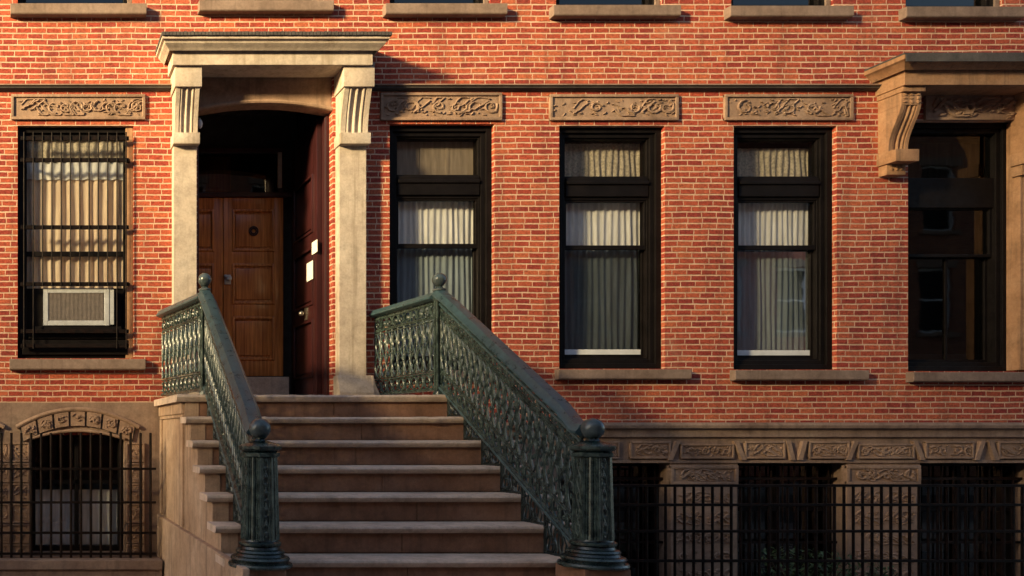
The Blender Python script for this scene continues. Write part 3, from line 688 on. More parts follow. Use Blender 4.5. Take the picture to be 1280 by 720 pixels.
# coursing grooves: thin raised blocks
for (a, b, c, d) in ((-1, 36, 508, 527), (38, 186, 508, 512)):
    pass
obj('basement_wall', bm, 'brown', house)
def arch_window(px0, px1, seed, label):
    x0, x1 = X(px0, BL), X(px1, BL); zs = Z(549, BL); rise = Z(539, BL)-zs; cx = (x0+x1)/2; hw = (x1-x0)/2
    bm = nb()   # corner fillers that make the head an arch
    n = 20; pts = [(x0+0.001, Z(540, BL)-0.001)] + [(x0+0.001+(x1-x0-0.002)*i/n, zs+rise*0.93*(1-(-1+2*i/n)**2)) for i in range(n+1)] + [(x1-0.001, Z(540, BL)-0.001)]
    prism(bm, pts, BL+0.01, BL+0.25, 'y')
    ring(bm, x0+0.001, x1-0.001, bwin[2]+0.001, zs+rise*0.95, 0.05, 0.08, 0.2)
    box(bm, cx-0.02, cx+0.02, 0.09, 0.2, bwin[2]+0.05, zs, 0.004); box(bm, x0+0.05, x1-0.05, 0.09, 0.19, Z(606, BL), Z(601, BL))
    w = obj('basement_window', bm, 'frame', house); w['label'] = label
    pane(w, x0+0.04, x1-0.04, bwin[2]+0.04, zs+0.05, 0.15, 'glass')
    bm = nb(); q = [(-1.17+2.34*i/24) for i in range(25)]
    prism(bm, [(cx+hw*t, zs+rise*1.5*(1-t*t)+0.012) for t in q] + [(cx+hw*t*1.05, zs+rise*1.5*(1-t*t)+0.158) for t in q[::-1]], BL-0.006, BL+0.004, 'y'); obj('arch_joint', bm, 'slate', w)
    # carved voussoirs
    nvo = 7; H0, H1 = 0.015, 0.155
    for k in range(nvo):
        bm = nb(); t0 = -1.16+2.32*k/nvo+0.022; t1 = -1.16+2.32*(k+1)/nvo-0.022; ins = []
        def P(t, h):
            zz = zs+rise*1.5*(1-t*t)+h; return (cx+hw*t*(1+h*0.35), zz)
        out = [P(t0, H0), P((t0+t1)/2, H0), P(t1, H0), P(t1, H1), P((t0+t1)/2, H1), P(t0, H1)]
        prism(bm, out, BL-0.028, BL+0.005, 'y')
        c0 = P((t0+t1)/2, (H0+H1)/2)
        wv = hw*(t1-t0)*0.40
        carving(bm, c0[0]-wv, c0[0]+wv, c0[1]-0.045, c0[1]+0.045, BL-0.03, seed+k, 0.012)
        obj('voussoir', bm, 'carve', w, smooth=True)
    bm = nb()
    tube(bm, [(cx+hw*t*1.06, BL-0.02, zs+rise*1.5*(1-t*t)+H1+0.022) for t in [-1.22+2.44*i/24 for i in range(25)]], 0.022, Vector((0, 1, 0)), 8)
    tube(bm, [(cx+hw*t, BL-0.012, zs+rise*1.0*(1-t*t)+0.005) for t in [-1+2*i/24 for i in range(25)]], 0.016, Vector((0, 1, 0)), 8)
    obj('hood_mould', bm, 'carve', w, smooth=True)
    # quoins down each side
    for sgn in (-1, 1):
        ex = x0 if sgn < 0 else x1; z = Z(552, BL); k = 0
        while z > 0.3:
            h = 0.20; bm = nb(); q0, q1 = (ex-0.19, ex-0.012) if sgn < 0 else (ex+0.012, ex+0.19)
            panel(bm, q0, q1, z-h, z-0.012, BL-0.03, BL+0.005, 0.015, 0.012)
            carving(bm, q0+0.02, q1-0.02, z-h+0.02, z-0.03, BL-0.018, seed*7+k*3+sgn, 0.011)
            obj('quoin', bm, 'carve', w, smooth=True); z -= h; k += 1
    return w
arch_window(38, 156, 200, 'arched basement window with carved voussoirs left of the stoop')
arch_window(-130, -12, 260, 'arched basement window mostly outside the left edge')
curtain(X(44, 0.2), X(150, 0.2), Z(690, 0.2), Z(612, 0.2), 0.21, 'curtain', 'pleated pale curtain low in the arched basement window', per=0.1, amp=0.02, seed=41)
# ------------------------------------------------------------------ basement, right
BR = -0.06
bz1 = Z(549, BR)
openb = [(X(700, BR), X(838, BR)), (X(922, BR), X(1058, BR)), (X(1150, BR), X(1292, BR)), (X(1384, BR), X(1520, BR))]
bm = nb(); sheet(bm, (sx0+0.8, XR), (0.0, Z(531)), [(a, b, 0.15, Z(577, BR)) for a, b in openb], BR, 0.3)
obj('basement_wall', bm, 'brown', house)
bm = nb(); zt = Z(529.5, -0.1)
molding(bm, [(0.0, zt+0.012), (0.05, zt+0.004), (0.064, zt-0.018), (0.058, zt-0.045), (0.03, zt-0.058), (0.022, zt-0.075), (0.028, zt-0.13), (0.003, zt-0.145)], sx0+0.9, XR, BR, BR+0.03)
obj('water_table', bm, 'brown', house, smooth=True)
bm = nb(); zb = Z(579, BR)
molding(bm, [(0.0, zb+0.035), (0.012, zb+0.028), (0.014, zb+0.004), (0.0, zb)], X(690, BR), XR, BR, BR+0.01); obj('lintel_fillet', bm, 'brown', house)
# carved panels along the lintel band
def band_panel(px0, px1, py0, py1, seed, slant=0):
    x0, x1, z1, z0 = X(px0, BR), X(px1, BR), Z(py0, BR), Z(py1, BR)
    bm = nb(); panel(bm, x0, x1, z0, z1, BR-0.03, BR+0.005, 0.016, 0.014)
    carving(bm, x0+0.02, x1-0.02, z0+0.018, z1-0.018, BR-0.018, seed, 0.0115)
    obj('carved_panel', bm, 'carve', house, smooth=True)
for i, (a, b) in enumerate(((727, 772), (786, 836), (849, 915), (929, 979), (1009, 1059), (1070, 1140), (1154, 1214), (1245, 1300), (1310, 1370))):
    band_panel(a, b, 552 if i not in (2, 5) else 555, 573, 300+i)
for px, sl in ((840, 5), (922, -5), (1062, 5), (1145, -5), (1221, 4), (1238, -4), (1000, 3), (985, -3)):
    bm = nb(); z1, z0 = Z(551, BR), Z(575, BR); x = X(px, BR); s = sl*0.008
    prism(bm, [(x-0.022+s, z1), (x+0.022+s, z1), (x+0.022-s, z0), (x-0.022-s, z0)], BR-0.036, BR+0.004, 'y'); obj('carved_rib', bm, 'carve', house)
for k, (a, b) in enumerate(((838, 922), (1058, 1150), (1292, 1384))):
    bm = nb(); x0, x1 = X(a, BR-0.05), X(b, BR-0.05)
    box(bm, x0+0.006, x1-0.006, BR-0.05, BR+0.005, 0.05, Z(607, BR-0.05)-0.002, 0.005)
    panel(bm, x0, x1, Z(606, BR-0.06), Z(582, BR-0.06), BR-0.062, BR+0.005, 0.03, 0.014)
    carving(bm, x0+0.09, x1-0.05, Z(602, BR-0.06), Z(586, BR-0.06), BR-0.052, 400+k, 0.013)
    for z in range(7):
        zz = Z(612, BR)-0.19*z
        if zz-0.17 < 0.1: break
        carving(bm, x0+0.05, x1-0.05, zz-0.16, zz-0.01, BR-0.052, 420+k*9+z, 0.014)
    obj('pier', bm, 'carve', house, smooth=True)
BG = 'basement windows right of the stoop'
for k, (a, b) in enumerate(openb):
    bm = nb(); z0, z1 = 0.151, Z(577, BR)-0.001; ring(bm, a+0.001, b-0.001, z0, z1, 0.05, 0.1, 0.2)
    box(bm, (a+b)/2-0.02, (a+b)/2+0.02, 0.11, 0.19, z0+0.05, z1-0.05); box(bm, a+0.05, b-0.05, 0.105, 0.185, Z(640), Z(635))
    w = obj('basement_window', bm, 'frame', house); pane(w, a+0.04, b-0.04, z0+0.04, z1-0.04, 0.15, 'darkglass')
    n = 9
    for i in range(n):
        bb = nb(); xx = a+0.08+(b-a-0.16)*i/(n-1); tube(bb, [(xx, 0.05, z0), (xx, 0.05, z1)], 0.008); obj('window_bar', bb, 'blackiron', w, smooth=True)
    bb = nb(); box(bb, a, b, 0.04, 0.06, Z(600), Z(597)); box(bb, a, b, 0.04, 0.06, Z(680), Z(677)); obj('cross_bar', bb, 'blackiron', w)
cl = ('half hidden behind the right newel post', 'between the two carved piers', 'right of the last carved pier')
for k, (a, b) in enumerate(openb[:3]):
    curtain(a+0.1, b-0.1 if k != 1 else b-0.45, Z(690, 0.2), Z(612 if k != 2 else 640, 0.2), 0.24, 'curtain', 'dim pleated curtain in the basement window ' + cl[k], group='curtains in the basement windows', per=0.1, amp=0.02, seed=50+k)

# ------------------------------------------------------------------ stoop
YL = CY+7.5                       # landing front edge
TD, RS, ZL = 0.2815, 0.1895, 1.963
SXL, SXR = 1.27, 3.80
stoop = empty('stoop', (2.53, -2.4, 0.0), 'brown stone stoop with pale worn nosings climbing to the open doorway', 'stoop')
NS = 10
def tread_mesh(x0, x1, yf, yb, zt, th=0.052):
    bm = nb(); prof = [(yb, zt), (yf+0.02, zt), (yf+0.006, zt-0.006), (yf, zt-0.02), (yf+0.004, zt-0.036), (yf+0.02, zt-th), (yb, zt-th)]
    n = 60; rings = []
    for i in range(n+1):
        x = x0+(x1-x0)*i/n; w = random.uniform(-0.003, 0.003) - (0.012 if random.random() < 0.05 else 0) - 0.006*math.exp(-((x-(x0+x1)/2)/0.6)**2)
        rings.append([bm.verts.new((x, p[0]+(w if 0 < j < 6 else 0), p[1]+(w*0.8 if 0 < j < 3 else 0))) for j, p in enumerate(prof)])
    for a, b in zip(rings, rings[1:]):
        for k in range(len(prof)):
            l = (k+1) % len(prof); bm.faces.new((a[k], a[l], b[l], b[k]))
    bm.faces.new(rings[0]); bm.faces.new(rings[-1][::-1])
    return bm
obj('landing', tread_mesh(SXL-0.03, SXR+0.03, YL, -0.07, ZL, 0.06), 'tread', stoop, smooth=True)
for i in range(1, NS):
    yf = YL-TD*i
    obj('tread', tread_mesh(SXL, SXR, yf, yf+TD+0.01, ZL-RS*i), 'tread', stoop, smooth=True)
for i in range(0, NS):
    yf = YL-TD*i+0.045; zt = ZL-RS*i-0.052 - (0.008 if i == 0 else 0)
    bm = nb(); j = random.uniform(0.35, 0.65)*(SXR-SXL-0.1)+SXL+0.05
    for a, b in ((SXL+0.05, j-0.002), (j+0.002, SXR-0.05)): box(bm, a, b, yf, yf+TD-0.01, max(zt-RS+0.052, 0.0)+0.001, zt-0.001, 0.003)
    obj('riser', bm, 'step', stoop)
# cheek walls: stepped outline
def cheek(x0, x1, vis):
    out = [(-0.06, 0.0), (-0.06, ZL-0.061), (YL+0.04, ZL-0.061)]
    for i in range(0, NS-1):
        out += [(YL-TD*i+0.04, ZL-RS*(i+1)-0.053), (YL-TD*(i+1)+0.04, ZL-RS*(i+1)-0.053)]
    out += [(YL-TD*(NS-1)+0.04, 0.0)]
    bm = nb(); prism(bm, out, x0, x1)
    c = obj('cheek_wall', bm, 'cheek', stoop)
    if vis:
        bm = nb()   # flat moulding under the landing slab and down the panel edges
        box(bm, x0-0.03, x0-0.001, YL+0.06, -0.07, ZL-0.16, ZL-0.062, 0.006)
        box(bm, x0-0.018, x0-0.001, YL+0.06, -0.07, ZL-0.19, ZL-0.162, 0.004)
        obj('cheek_moulding', bm, 'cheek', c)
        for e0, e1 in ((YL+0.06, YL+0.16), (-0.16, -0.07)):
            bm = nb(); box(bm, x0-0.02, x0-0.001, e0, e1, 0.85, ZL-0.192, 0.004); obj('panel_edge', bm, 'cheek', c)
        bm = nb(); box(bm, x0-0.045, x0-0.001, -3.6, -0.07, 0.0, 0.84, 0.008); obj('plinth', bm, 'cheek', c)
cheek(SXL+0.045, SXL+0.16, True); cheek(SXR-0.16, SXR-0.045, False)
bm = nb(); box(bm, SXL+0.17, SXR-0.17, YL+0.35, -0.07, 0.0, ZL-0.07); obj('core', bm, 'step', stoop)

# ------------------------------------------------------------------ cast-iron railings
NEWS = 1.345; NY = CY+7.5/NEWS; PY = CY+7.5/0.978
NZ0 = Z(711, NY-0.12)
for i, pxc in enumerate((322, 742)):
    cx = X(pxc, NY); bm = nb(); box(bm, cx-0.14, cx+0.14, NY-0.14, NY+0.17, 0.0, NZ0-0.002, 0.01); obj('newel_plinth', bm, 'step', stoop)
def ornate(bm, A, B, za, zb, h, cells, lower=True, seed=0, N=None):
    """openwork panel between plan points A and B (Vector 2D), base height za->zb, height h, verticals kept plumb"""
    rnd = random.Random(seed)
    A = Vector(A); B = Vector(B); N = N or Vector((1, 0, 0))
    L = (B-A).length
    def P(u, v, o=0.0):
        t = u/L; p = A.lerp(B, t); return (p.x+o*N.x, p.y+o*N.y, za+(zb-za)*t+v)
    def line(v, r, flat=1.0): tube(bm, [P(L*k/8, v) for k in range(9)], r, N, 6, flat)
    line(0.010, 0.017, 1.2); line(0.150*h/0.8, 0.008); line(0.60*h/0.8, 0.009); line(0.625*h/0.8, 0.009); line(0.64*h/0.8, 0.008); line(h-0.05, 0.012); line(h-0.03, 0.012); line(0.17*h/0.8, 0.006)
    st = L/cells; k8 = h/0.8
    for c in range(cells):
        u0 = st*c; uc = u0+st/2
        # lower frieze: rings and crossing scrolls
        r0 = st*0.36
        tube(bm, [P(uc+r0*math.cos(2*PI*k/12), (0.082+0.056*math.sin(2*PI*k/12))*k8, 0.004) for k in range(12)], 0.0085, N, 5, closed=True)
        blob(bm, P(uc, 0.082*k8, 0.004), 0.010, 0.013, 0.016)
        blob(bm, P(u0, 0.05*k8, 0.0), 0.009, 0.014, 0.018); blob(bm, P(u0, 0.12*k8, 0.0), 0.009, 0.014, 0.016)
        # tall openwork: two crossing ogees per cell with spine and leaves
        for s in (-1, 1):
            tube(bm, [P(uc+s*st*0.40*math.sin(2.0*PI*t/16*1.0+0.0), (0.18+0.42*t/16)*k8, s*0.003) for t in range(17)], 0.0086, N, 5)
            for q, vv in enumerate((0.24, 0.34, 0.44, 0.54)):
                uu = uc+s*st*rnd.uniform(0.16, 0.34); blob(bm, P(uu, vv*k8+rnd.uniform(-0.02, 0.02), rnd.uniform(-0.004, 0.008)), 0.009, rnd.uniform(0.006, 0.011), rnd.uniform(0.012, 0.022))
        tube(bm, [P(u0, 0.17*k8), P(u0, 0.62*k8)], 0.0085, N, 5)
        blob(bm, P(uc, 0.39*k8, 0.006), 0.012, 0.018, 0.030); blob(bm, P(uc, 0.28*k8, 0.004), 0.010, 0.012, 0.022); blob(bm, P(uc, 0.50*k8, 0.004), 0.010, 0.012, 0.022)
        blob(bm, P(u0, 0.39*k8, 0.004), 0.012, 0.016, 0.016)
        for q in range(1):
            blob(bm, P(u0+st*rnd.random(), rnd.uniform(0.19, 0.60)*k8, rnd.uniform(-0.006, 0.010)), 0.010, rnd.uniform(0.007, 0.013), rnd.uniform(0.016, 0.034), rnd.uniform(-0.5, 0.5))
        # upper frieze: C-scrolls
        s = 1 if c % 2 else -1
        pts = []
        for k in range(13):
            a = k/12*2.6*PI; rr = 0.064*(1-k/16); pts.append(P(uc+s*rr*math.cos(a)*min(1, st/0.1), (0.69+rr*math.sin(a))*k8, 0.004))
        tube(bm, pts, 0.0085, N, 5)
        blob(bm, P(u0, 0.69*k8, 0.003), 0.012, 0.016, 0.045); blob(bm, P(uc, 0.69*k8, 0.0), 0.010, 0.02, 0.02)
def make_railing(pxw, pyw, pxp, pxn, label, side):
    yw = -0.03
    xw, xp, xn = X(pxw, yw), X(pxp, PY), X(pxn, NY)
    root = empty('stair_railing', (xp, PY, ZL), label, 'railing', 'cast-iron railings of the stoop')
    h = 0.80
    # landing panel
    zw = ZL+0.045
    bm = nb(); ornate(bm, (xw, yw), (xp, PY+0.035), zw, zw, h, 10, seed=3+side); obj('landing_panel', bm, 'iron', root, smooth=True)
    # sloping panel
    y1 = NY+0.10; z1 = None
    slope = RS/TD
    za = ZL+0.045+0.02; zb = za-(PY-y1-0.03)*slope
    zb = NZ0 + 0.065
    bm = nb(); ornate(bm, (xp, PY-0.035), (xn, y1), za, zb, h-0.02, 23, seed=9+side); obj('sloping_panel', bm, 'iron', root, smooth=True)
    # stepped filling between the sloping panel and the treads
    bm = nb()
    A = Vector((xp, PY-0.035)); B = Vector((xn, y1)); L = (B-A).length
    def base(y): t = (y-A.y)/(B.y-A.y); return xp+(xn-xp)*t, za+(zb-za)*t
    rnd = random.Random(side)
    for i in range(1, 7):
        yb_, yf_ = YL-TD*(i-1)-0.003, YL-TD*i+0.01
        zt = ZL-RS*i+0.004
        xb, zbk = base(yb_); xf, zfr = base(yf_)
        n = 7
        tube(bm, [(xb, yb_, zt+0.008), (xf, yf_, zt+0.008)], 0.009); tube(bm, [(xb, yb_, zt), (xb, yb_, zbk)], 0.011)
        for k in range(1, n):
            yy = yb_+(yf_-yb_)*k/n; xx, zz = base(yy)
            if zz-zt > 0.02: tube(bm, [(xx+0.004*math.sin(q*0.9), yy+0.010*math.sin(q*1.6+k), zt+(zz-zt)*q/6) for q in range(7)], 0.007, sides=5)
        for q in range(9):
            yy = yb_+(yf_-yb_)*rnd.uniform(0.05, 0.95); xx, zz = base(yy)
            blob(bm, (xx, yy, zt+(zz-zt)*rnd.uniform(0.1, 0.9)), 0.010, rnd.uniform(0.01, 0.02), rnd.uniform(0.012, 0.028), rnd.uniform(0, 3))
        xx, zz = base(yb_-0.06); rr = min(0.055, (zz-zt)*0.3)
        tube(bm, [(xx, yb_-0.065+rr*math.cos(a*PI/6), zt+0.07+rr*math.sin(a*PI/6)) for a in range(12)], 0.0075, closed=True)
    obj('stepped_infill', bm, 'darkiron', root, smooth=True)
    bm = nb(); tube(bm, [(xp-0.012, A.y, za-0.002), (xn-0.012, B.y, zb-0.002)], 0.0125, sides=8); tube(bm, [(xp-0.012, A.y, za+h-0.095), (xn-0.012, B.y, zb+h-0.095)], 0.010, sides=8); obj('string_bead', bm, 'rail', root, smooth=True)
    # hand rails: moulded section swept
    def railsweep(pts, mat, w=0.062, hh=0.05):
        bm = nb(); sec = [(-w, 0.0), (-w, 0.014), (-w*0.8, 0.026), (-w*0.55, hh), (0, hh*1.12), (w*0.55, hh), (w*0.8, 0.026), (w, 0.014), (w, 0.0), (w*0.5, -0.018), (-w*0.5, -0.018)]
        rings = [[bm.verts.new((p[0]+a, p[1], p[2]+b)) for a, b in sec] for p in pts]
        for r0, r1 in zip(rings, rings[1:]):
            for k in range(len(sec)):
                l = (k+1) % len(sec); bm.faces.new((r0[k], r0[l], r1[l], r1[k]))
        bm.faces.new(rings[0]); bm.faces.new(rings[-1][::-1]); return obj('hand_rail', bm, mat, root, smooth=True)
    zr = zw+h
    railsweep([(xw, yw, zr-0.012), (xw+(xp-xw)*0.1, yw-0.12, zr-0.010), (xp, PY+0.03, zr-0.012)], 'rail')
    sl = [(xp, PY-0.01, za+h-0.02+0.0)]
    for t in (0.08, 0.3, 0.6, 0.9): sl.append((xp+(xn-xp)*t, (PY-0.035)+(y1-PY+0.035)*t, za+(zb-za)*t+h-0.02))
    sl += [(xn, y1+0.04, zb+h-0.03), (xn, y1-0.03, zb+h-0.045)]
    railsweep(sl, 'rail', 0.066, 0.055)
    # top post
    bm = nb(); box(bm, xp-0.024, xp+0.024, PY-0.024, PY+0.024, ZL+0.001, zr+0.05, 0.007)
    for s1 in (-1, 1):
        for s2 in (-1, 1): tube(bm, [(xp+s1*0.026, PY+s2*0.026, ZL+0.02), (xp+s1*0.026, PY+s2*0.026, zr)], 0.009, sides=8)
    lathe(bm, xp, PY, [(0.05, ZL+0.001), (0.05, ZL+0.02), (0.036, ZL+0.05), (0.03, ZL+0.09)], 16)
    po = obj('top_post', bm, 'iron', root, smooth=True)
    bm = nb(); zb0 = zr+0.045
    lathe(bm, xp, PY, [(0.05, zb0), (0.055, zb0+0.012), (0.035, zb0+0.024), (0.024, zb0+0.034), (0.03, zb0+0.042), (0.04, zb0+0.046)], 20)
    bmesh.ops.create_uvsphere(bm, u_segments=24, v_segments=14, radius=0.058, matrix=Matrix.Translation((xp, PY, zb0+0.095)))
    obj('finial', bm, 'ball', po, smooth=True)
    # newel
    hN = 0.0
    z0 = NZ0
    bm = nb()
    lathe(bm, xn, NY, [(0.190, z0), (0.195, z0+0.012), (0.190, z0+0.024), (0.172, z0+0.03), (0.172, z0+0.038), (0.180, z0+0.05), (0.172, z0+0.062), (0.150, z0+0.068), (0.142, z0+0.082), (0.148, z0+0.092), (0.140, z0+0.104), (0.122, z0+0.11), (0.116, z0+0.125), (0.128, z0+0.135), (0.128, z0+0.148), (0.112, z0+0.158), (0.108, z0+0.17)], 40)
    nw = obj('newel_post', bm, 'iron', root, smooth=True)
    zs, ze = z0+0.165, z0+0.70
    bm = nb(); R0, R1 = 0.106, 0.092; rot = PI/8+0.12
    lathe(bm, xn, NY, [(R0, zs), (R1, ze)], 8, rot=rot)
    for k in range(8):
        a = 2*PI*k/8+rot
        for da, rr in ((0, 0.012), (-0.16, 0.0075), (0.16, 0.0075)):
            tube(bm, [(xn+(R0-0.004*(da != 0))*math.cos(a+da), NY+(R0-0.004*(da != 0))*math.sin(a+da), zs), (xn+(R1-0.004*(da != 0))*math.cos(a+da), NY+(R1-0.004*(da != 0))*math.sin(a+da), ze)], rr, sides=6)
        am = a+PI/8; rad = (R0+R1)/2*math.cos(PI/8); tang = Vector((-math.sin(am), math.cos(am), 0)); nr = Vector((math.cos(am), math.sin(am), 0))
        for s in ((-1, 1) if k % 2 else ()):
            pts = []
            for q in range(33):
                t = q/32; rd = (R0+(R1-R0)*t)*math.cos(PI/8)+0.002
                p = Vector((xn, NY, 0))+nr*rd+tang*s*0.015*math.sin(5*PI*t); pts.append((p.x, p.y, zs+0.02+(ze-zs-0.04)*t))
            tube(bm, pts, 0.0055, nr, 5)
        if k % 2 == 0:
            p0 = Vector((xn, NY, 0))+nr*(R0*math.cos(PI/8)); p1 = Vector((xn, NY, 0))+nr*(R1*math.cos(PI/8)); tube(bm, [(p0.x, p0.y, zs), (p1.x, p1.y, ze)], 0.014, nr, 8)
        for q in (range(10) if k % 2 else ()):
            t = (q+0.5)/10; rd = (R0+(R1-R0)*t)*math.cos(PI/8)+0.002; p = Vector((xn, NY, 0))+nr*rd
            blob(bm, (p.x, p.y, zs+0.02+(ze-zs-0.04)*t), 0.010, 0.010, 0.016)
    obj('shaft', bm, 'iron', nw, smooth=True)
    bm = nb(); lathe(bm, xn, NY, [(0.100, ze-0.03), (0.118, ze-0.02), (0.118, ze), (0.104, ze+0.008), (0.122, ze+0.018), (0.130, ze+0.028), (0.130, ze+0.042), (0.112, ze+0.055), (0.075, ze+0.066), (0.045, ze+0.075), (0.034, ze+0.09), (0.042, ze+0.098)], 8, rot=rot)
    obj('cap', bm, 'iron', nw, smooth=True)
    bm = nb(); bmesh.ops.create_uvsphere(bm, u_segments=32, v_segments=18, radius=0.066, matrix=Matrix.Translation((xn, NY, ze+0.150)))
    obj('finial', bm, 'ball', nw, smooth=True)
    return root
make_railing(203, 405, 256, 325, 'ornate dark green cast-iron railing on the left side of the stoop', 1)
make_railing(469, 395, 549, 741, 'ornate dark green cast-iron railing on the right side of the stoop, crossing a window', 2)

# ------------------------------------------------------------------ iron fences
def fence(px0, px1, y, rails, pytop, pybot, step, label, thick=0.0085, posts=()):
    x0, x1 = X(px0, y), X(px1, y)
    root = empty('iron_fence', ((x0+x1)/2, y, Z(pybot, y)), label, 'fence')
    for py in rails:
        bm = nb(); box(bm, x0, x1, y-0.014, y+0.014, Z(py, y)-0.011, Z(py, y)+0.011, 0.003); obj('rail', bm, 'blackiron', root)
    n = int((x1-x0)/step); src = None
    for i in range(n+1):
        x = x0+step*i+0.02
        if src is None:
            bm = nb(); tube(bm, [(x, y, Z(pybot, y)), (x, y, Z(pytop, y))], thick, sides=8); src = obj('picket', bm, 'blackiron', root, smooth=True); sxx = x
        else:
            c = src.copy(); COL.objects.link(c); c.parent = root; c.location = (x-sxx, 0, 0)
    for px in posts:
        x = X(px, y); bm = nb(); box(bm, x-0.022, x+0.022, y-0.022, y+0.022, Z(pybot, y), Z(pytop-3, y), 0.004); blob(bm, (x, y, Z(pytop-5, y)), 0.025, 0.025, 0.03, 0, 2); obj('post', bm, 'blackiron', root)
    return root
fence(-150, 195, -0.42, (586, 628, 666, 692), 541, 697, 0.094, 'low black iron fence in front of the arched basement window left of the stoop', 0.0125)
fence(735, 1330, -1.5, (607, 631, 664, 701, 745), 607, 780, 0.0775, 'long black iron fence in front of the basement right of the stoop', 0.0105)
bm = nb(); yc = -0.42
box(bm, X(-300, yc), SXL-0.02, yc-0.16, yc+0.12, Z(709, yc), Z(697.5, yc), 0.008); box(bm, X(-300, yc), SXL-0.02, yc-0.13, yc+0.1, 0.0, Z(709, yc)-0.001, 0.006)
tag(obj('low_wall', bm, 'brown'), 'low brownstone kerb wall carrying the left iron fence', 'wall')
# ------------------------------------------------------------------ planting behind the right fence
def shrub(cx, cy, z0, h, w, n, seed, label):
    rnd = random.Random(seed); root = empty('shrub', (cx, cy, z0), label, 'shrub', 'shrubs behind the right fence')
    bm = nb()
    for k in range(7):
        a = rnd.uniform(0, 6.28); tube(bm, [(cx, cy, z0), (cx+0.3*w*math.cos(a), cy+0.3*w*math.sin(a), z0+h*0.5), (cx+0.5*w*math.cos(a), cy+0.5*w*math.sin(a), z0+h*0.85)], [0.012, 0.008, 0.004], sides=5)
    obj('stem', bm, 'bark', root)
    bm = nb()
    for k in range(n):
        a = rnd.uniform(0, 6.28); rr = math.sqrt(rnd.random())*w*0.55; hh = rnd.uniform(0.15, 1)*h*(1-0.3*(rr/w)**2)
        c = Vector((cx+rr*math.cos(a), cy+rr*math.sin(a), z0+hh)); s = rnd.uniform(0.016, 0.034)
        rot = Matrix.Rotation(rnd.uniform(0, 6.28), 3, 'Z') @ Matrix.Rotation(rnd.uniform(-1.1, 1.1), 3, 'X')
        vs = [bm.verts.new(c+rot @ Vector(p)) for p in ((0, -s, 0), (s*0.45, 0, s*0.15), (0, s*1.1, 0), (-s*0.45, 0, s*0.15))]
        bm.faces.new(vs)
    obj('foliage', bm, 'leaf', root)
shrub(X(1005, -0.9), -0.9, 0.0, 0.62, 0.6, 900, 1, 'dim leafy shrub behind the right fence between the carved piers')
shrub(X(1075, -0.9), -0.9, 0.0, 0.5, 0.5, 600, 2, 'lower dim shrub behind the right fence below the right carved pier')

# ------------------------------------------------------------------ unseen houses added across the street to shade the facade and fill reflections
def opposite(x0, x1, ht, mat, seed, label):
    y = -20.0
    root = empty('row_house', ((x0+x1)/2, y, 0), label, 'house', 'unseen row houses added for shade and reflections')
    rnd = random.Random(seed); w = x1-x0; n = max(1, int(w/2.0)); fl = int((ht-1.5)/3.3); holes = []
    for f in range(fl):
        for i in range(n):
            cx = x0+w*(i+0.5)/n; z = 1.6+f*3.3; holes.append((cx-0.55, cx+0.55, z, z+2.1))
    bm = nb(); sheet(bm, (x0, x1), (0, ht), holes, 0.0, -0.2)
    box(bm, x0+0.002, x1-0.002, -10, -0.25, 0, ht-0.01)
    for v in bm.verts: v.co.y += y
    obj('wall', bm, mat, root)
    for h in holes:
        bm = nb(); ring(bm, h[0], h[1], h[2], h[3], 0.07, y-0.18, y-0.1); box(bm, h[0]+0.07, h[1]-0.07, y-0.17, y-0.12, (h[2]+h[3])/2-0.03, (h[2]+h[3])/2+0.03); wn = obj('window', bm, 'white', root)
        bm = nb(); box(bm, h[0]+0.05, h[1]-0.05, y-0.19, y-0.18, h[2]+0.05, h[3]-0.05); obj('pane', bm, 'frame', wn)
        bm = nb(); box(bm, h[0]-0.1, h[1]+0.1, y+0.0, y+0.1, h[2]-0.15, h[2]-0.003); box(bm, h[0]-0.1, h[1]+0.1, y+0.0, y+0.06, h[3]+0.003, h[3]+0.25); obj('sill', bm, 'brown', wn)
    bm = nb(); box(bm, x0, x1, y+0.003, y+0.5, ht-0.6, ht-0.2); box(bm, x0, x1, y+0.003, y+0.7, ht-0.197, ht+0.05); obj('roof_cornice', bm, 'brown', root)
    return root
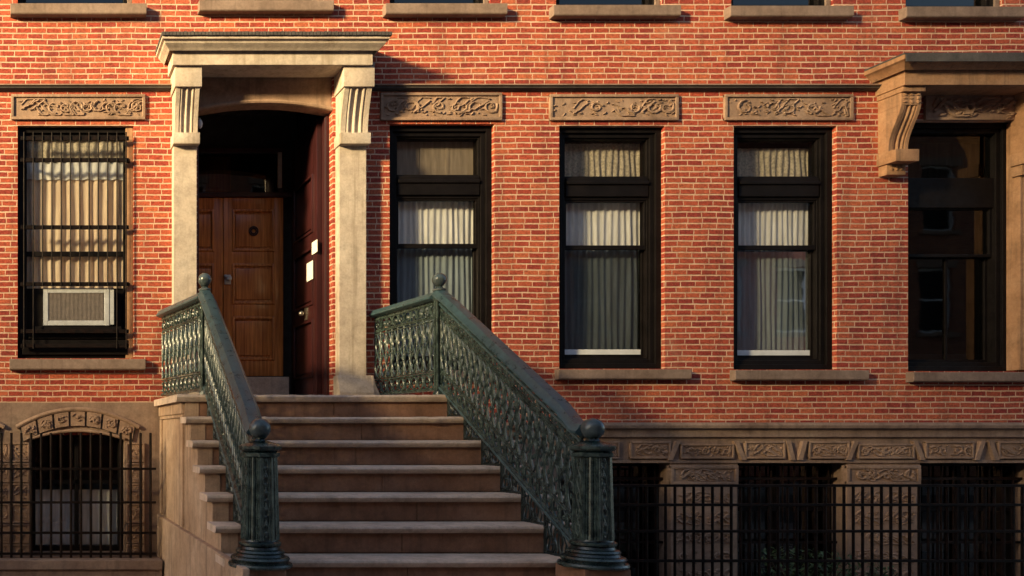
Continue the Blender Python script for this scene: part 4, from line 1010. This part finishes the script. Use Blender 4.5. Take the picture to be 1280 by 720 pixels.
OPP = [(-75, -52, 10.0), (-52, -42, 11.0), (-42, -36.0, 13.8), (-36.0, -33.6, 14.2), (-33.6, -31.2, 12.2), (-31.2, -29.0, 14.2), (-29.0, -26.8, 17.5), (-26.8, -18, 22.5), (-18, -9, 14.0), (-9, -1, 14.6), (-1, 7, 13.6), (7, 15, 15), (15, 26, 14.2), (26, 38, 13.5)]  # widths and heights shaped so their shadows darken the lower and right facade
nm = ['leftmost', 'second from left', 'narrow low', 'plain slim', 'slim', 'slender stepped-up', 'tall slim', 'tallest wide', 'wide', 'tall mid-row', 'lower mid-row', 'high-corniced', 'second from right', 'rightmost']
for k, (a, b, h) in enumerate(OPP):
    opposite(a+0.01, b-0.01, h, 'brick2' if k % 2 else 'brick', k, nm[k] + ' unseen brick row house added across the street for shade and reflections')

# ------------------------------------------------------------------ light, sky, camera
S = Vector((-0.83, -0.47, 0.27)).normalized()
elev = math.asin(S.z); azi = math.atan2(S.x, S.y)
sun = bpy.data.lights.new('sun', 'SUN'); sun.energy = 5.0; sun.angle = math.radians(7.5); sun.color = (1.0, 0.78, 0.41)
so = bpy.data.objects.new('sun', sun); COL.objects.link(so); so.rotation_euler = (-S).to_track_quat('-Z', 'Y').to_euler(); so.location = (-10, -10, 12)
wd = bpy.data.worlds.new('World'); scn.world = wd; wd.use_nodes = True; nt = wd.node_tree
sky = nt.nodes.new('ShaderNodeTexSky'); sky.sky_type = 'NISHITA'; sky.sun_disc = False
sky.sun_elevation = elev; sky.sun_rotation = azi; sky.air_density = 1.0; sky.dust_density = 1.5; sky.ozone_density = 1.0
bg = nt.nodes['Background']; bg.inputs['Strength'].default_value = 0.09; nt.links.new(sky.outputs[0], bg.inputs[0])
cam = bpy.data.cameras.new('camera'); co = bpy.data.objects.new('camera', cam); COL.objects.link(co)
co.location = (0, CY, CZ); co.rotation_euler = (PI/2, 0, 0)
cam.sensor_width = 36; cam.lens = 36*F/1280; cam.shift_x = (640-VX)/1280; cam.shift_y = (VY-360)/1280
cam.clip_start = 0.1; cam.clip_end = 600; scn.camera = co
scn.view_settings.view_transform = 'Standard'; scn.view_settings.look = 'None'; scn.view_settings.gamma = 1; scn.view_settings.exposure = 1.65
scn.view_settings.use_curve_mapping = False
